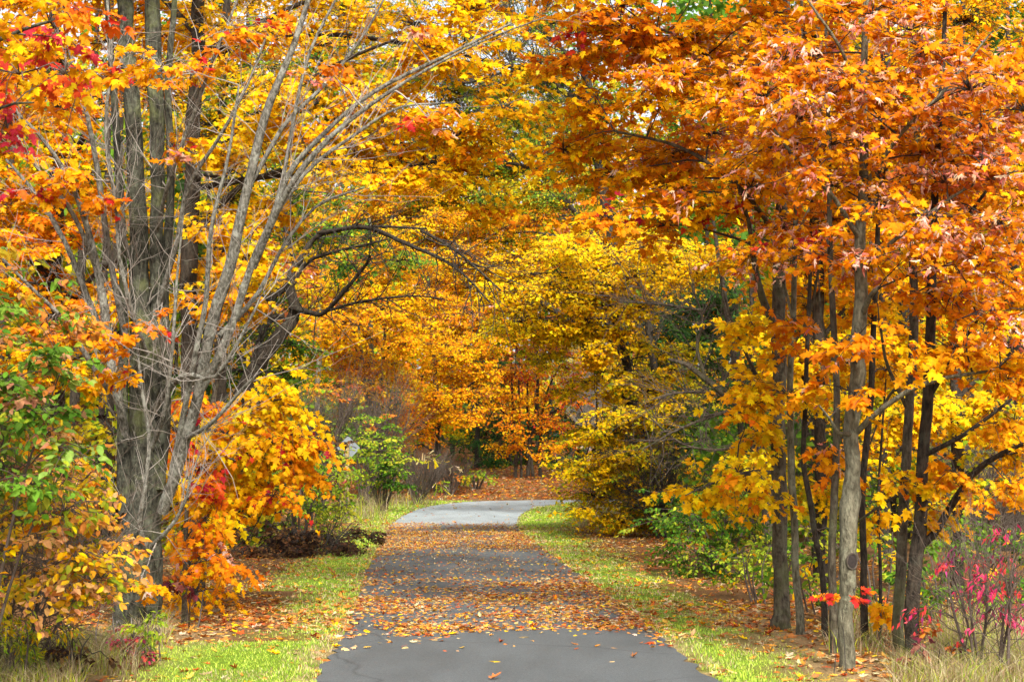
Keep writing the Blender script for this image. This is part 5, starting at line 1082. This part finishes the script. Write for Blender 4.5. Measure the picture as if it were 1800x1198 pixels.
bush('winged_euonymus', 'shrub with magenta pink leaves on arching bare stems', 'shrub', 1730, 13.2, 7, 240, 90,
     [r_(1720, 1010, 70, 50, 12.7, 13.6, .2, 1.2, 'pink', tpl=LANCE, size=.055, dens=.15, droop=1.6), r_(1750, 960, 50, 40, 12.8, 13.6, .2, .9, 'pink', tpl=LANCE, size=.055, dens=.15, droop=1.6), r_(1690, 1060, 70, 50, 12.7, 13.4, .2, .8, 'pink', tpl=LANCE, size=.055, dens=.15, droop=1.6), r_(1640, 970, 45, 20, 12.8, 13.3, .16, .8, 'pink', tpl=LANCE, size=.055, dens=.15, droop=1.5), r_(1770, 1070, 50, 50, 12.7, 13.5, .2, .8, 'pink', tpl=LANCE, size=.055, dens=.15, droop=1.6)], twig=TWIG, w=6,
     bare=dict(n=14, length=.8, r=.004, up=.3, spread=.6, sub=2))
bush('maple_sapling', 'low maroon leaved plant in the dry grass beside the pink shrub', 'sapling', 1652, 13.0, 4, 80, 40,
     [r_(1648, 1125, 44, 30, 12.7, 13.3, .15, 1.4, 'maroon', tpl=OVAL, size=.07, dens=.7, mix=[('rust', .2)])], twig=TWIG_DARK)

# ------------------------------------------------------------------ far woods that read as one mass
mb = MB()
nt_ = 150
ub = rng.uniform(-300, 2100, nt_); Db = rng.uniform(98, 150, nt_)
for u, D in zip(ub, Db):
    b = G(u, D); h = rng.uniform(9, 24); lean = rng.normal(0, .6)
    P = np.array([[b, b + np.array([lean * .4, 0, h * .5]), b + np.array([lean, 0, h])]]); P[:, 0, 2] -= .2
    mb.add(*tubes(P, np.array([[.16, .12, .04]]) * rng.uniform(.6, 1.3), 6), 1)
def mass(n, u0, u1, D0, D1, z0, z1, size, pals, gap=None):
    D = rng.uniform(D0, D1, n); u = rng.uniform(u0, u1, n); x = (u - 900) / F * D
    zg = gz(x, D); z = zg + z0 + (z1 - z0) * rng.random(n)
    cl = vnoise(x, z * 1.2, 2.6, 51) * .6 + vnoise(x, z, 1.0, 52) * .4
    k = cl > .36
    if gap is not None: k &= ~gap(u, D, z)
    x, D, z, cl = x[k], D[k], z[k], cl[k]; m = len(x)
    sel = (vnoise(x + 40, z * .7, 5.0, 53) * len(pals) * 1.15 + rng.normal(0, .25, m)).clip(0, len(pals) - 1).astype(int)
    c = np.zeros((m, 3))
    for i, p_ in enumerate(pals):
        q = sel == i; c[q] = colours(p_, int(q.sum()))
    tip = rng.normal(0, 1, (m, 3)) + np.array([0, 0, -.6]); nor = np.array([0, 0, .5]) + .7 * SUN + rng.normal(0, .5, (m, 3))
    put_leaves(mb, QUAD, np.column_stack([x, D, z]), tip, nor, size * rng.uniform(.6, 1.4, m), c)
def sky_gap(u, D, z):
    v = 803 - (z - EYE) / D * F
    return (u > 740) & (u < 960) & (v < 190 + 40 * np.sin(u * .05)) & (rng.random(len(u)) < .8)
mass(110000, -250, 2050, 100, 140, .3, 16, .36, ['gold', 'orange', 'olive', 'gold', 'green', 'rust', 'olive'], sky_gap)
mass(60000, -250, 2050, 100, 140, 14, 42, .46, ['olive', 'gold', 'green', 'gold', 'orange'], sky_gap)
mass(9000, 560, 1120, 93, 100, .05, 2.4, .24, ['dkgreen', 'olive', 'brown', 'green'])
mass(26000, -250, 2050, 94, 112, .1, 4.5, .30, ['olive', 'orange', 'dkgreen', 'rust', 'gold', 'green'])
D_ = rng.uniform(140, 152, 42000); u_ = rng.uniform(-250, 2050, 42000); x_ = (u_ - 900) / F * D_; zz_ = rng.random(42000) * 26; zz_ = gz(x_, D_) + zz_
kk_ = ~sky_gap(u_, D_, zz_); x_, D_, zz_ = x_[kk_], D_[kk_], zz_[kk_]; m_ = len(x_)
put_leaves(mb, QUAD, np.column_stack([x_, D_, zz_]), rng.normal(0, 1, (m_, 3)), np.array([0, 0, .4]) + .7 * SUN + rng.normal(0, .5, (m_, 3)), rng.uniform(.5, 1.0, m_), np.where((vnoise(x_, zz_, 4.0, 71) > .5)[:, None], colours('olive', m_), colours('gold', m_)))
tag(mb.build('distant_woods', [LEAF, BARK_DARK]), 'autumn woods closing the view far beyond the bend', kind='stuff')
mb = MB()
mass(46000, -250, 440, 36, 58, .1, 11, .24, ['olive', 'gold', 'dkgreen', 'gold', 'green', 'olive'])
mass(12000, -200, 500, 30, 44, .05, 2.6, .16, ['dkgreen', 'brown', 'olive', 'brown', 'green'])
mass(70000, 1180, 2050, 40, 66, .1, 19, .24, ['olive', 'gold', 'dkgreen', 'olive', 'orange', 'green'])
mass(12000, 1180, 2000, 32, 46, .05, 2.6, .16, ['dkgreen', 'olive', 'green', 'brown', 'lime'])
for u, D in [(rng.uniform(-150, 480), rng.uniform(32, 60)) for _ in range(26)] + [(rng.uniform(1300, 1950), rng.uniform(32, 62)) for _ in range(34)]:
    b = G(u, D); h = rng.uniform(7, 16); lean = rng.normal(0, .5)
    P = np.array([[b, b + np.array([lean * .4, 0, h * .5]), b + np.array([lean, 0, h])]]); P[:, 0, 2] -= .2
    mb.add(*tubes(P, np.array([[.10, .08, .03]]) * rng.uniform(.5, 1.4), 6), 1)
tag(mb.build('undergrowth', [LEAF, BARK_DARK]), 'dense shaded woodland undergrowth behind the maples on both sides of the path', kind='stuff')

# ------------------------------------------------------------------ light, sky, camera
w = bpy.data.worlds.new('World'); scene.world = w; w.use_nodes = True
nt = w.node_tree; nt.nodes.clear()
sky = nt.nodes.new('ShaderNodeTexSky'); sky.sky_type = 'NISHITA'; sky.sun_disc = False
sky.sun_elevation = SUN_EL; sky.sun_rotation = math.atan2(SUN[0], SUN[1]); sky.dust_density = 4.0; sky.air_density = 1.0
bg = nt.nodes.new('ShaderNodeBackground'); bg.inputs['Strength'].default_value = .15
wo = nt.nodes.new('ShaderNodeOutputWorld'); hs = nt.nodes.new('ShaderNodeHueSaturation'); hs.inputs['Saturation'].default_value = .42; nt.links.new(sky.outputs[0], hs.inputs['Color']); nt.links.new(hs.outputs[0], bg.inputs[0]); nt.links.new(bg.outputs[0], wo.inputs[0])
ld = bpy.data.lights.new('sun', 'SUN'); ld.energy = 2.6; ld.angle = math.radians(7.0); ld.color = (1.0, .955, .88)
lo = bpy.data.objects.new('sun', ld); COL.objects.link(lo)
from mathutils import Vector
lo.rotation_euler = Vector(-SUN).to_track_quat('-Z', 'Y').to_euler(); lo.location = (-8, -10, 20)

cd = bpy.data.cameras.new('camera'); cam = bpy.data.objects.new('camera', cd); COL.objects.link(cam)
cd.sensor_width = 36; cd.lens = F / W0 * 36; cd.clip_end = 2000; cd.clip_start = .1
cam.location = (0, 0, EYE); cam.rotation_euler = (PI / 2 + TH, 0, 0)
cd.dof.use_dof = True; cd.dof.focus_distance = 17.5; cd.dof.aperture_fstop = 7.1
scene.camera = cam
scene.render.resolution_x, scene.render.resolution_y = 1024, 681
scene.view_settings.view_transform = 'Standard'; scene.view_settings.look = 'None'; scene.view_settings.gamma = 1
scene.view_settings.exposure = 1.2
scene.render.engine = 'CYCLES'
cy = scene.cycles
cy.max_bounces = 6; cy.diffuse_bounces = 3; cy.glossy_bounces = 2; cy.transmission_bounces = 4; cy.transparent_max_bounces = 4
cy.use_denoising = True
cy.caustics_reflective = False; cy.caustics_refractive = False
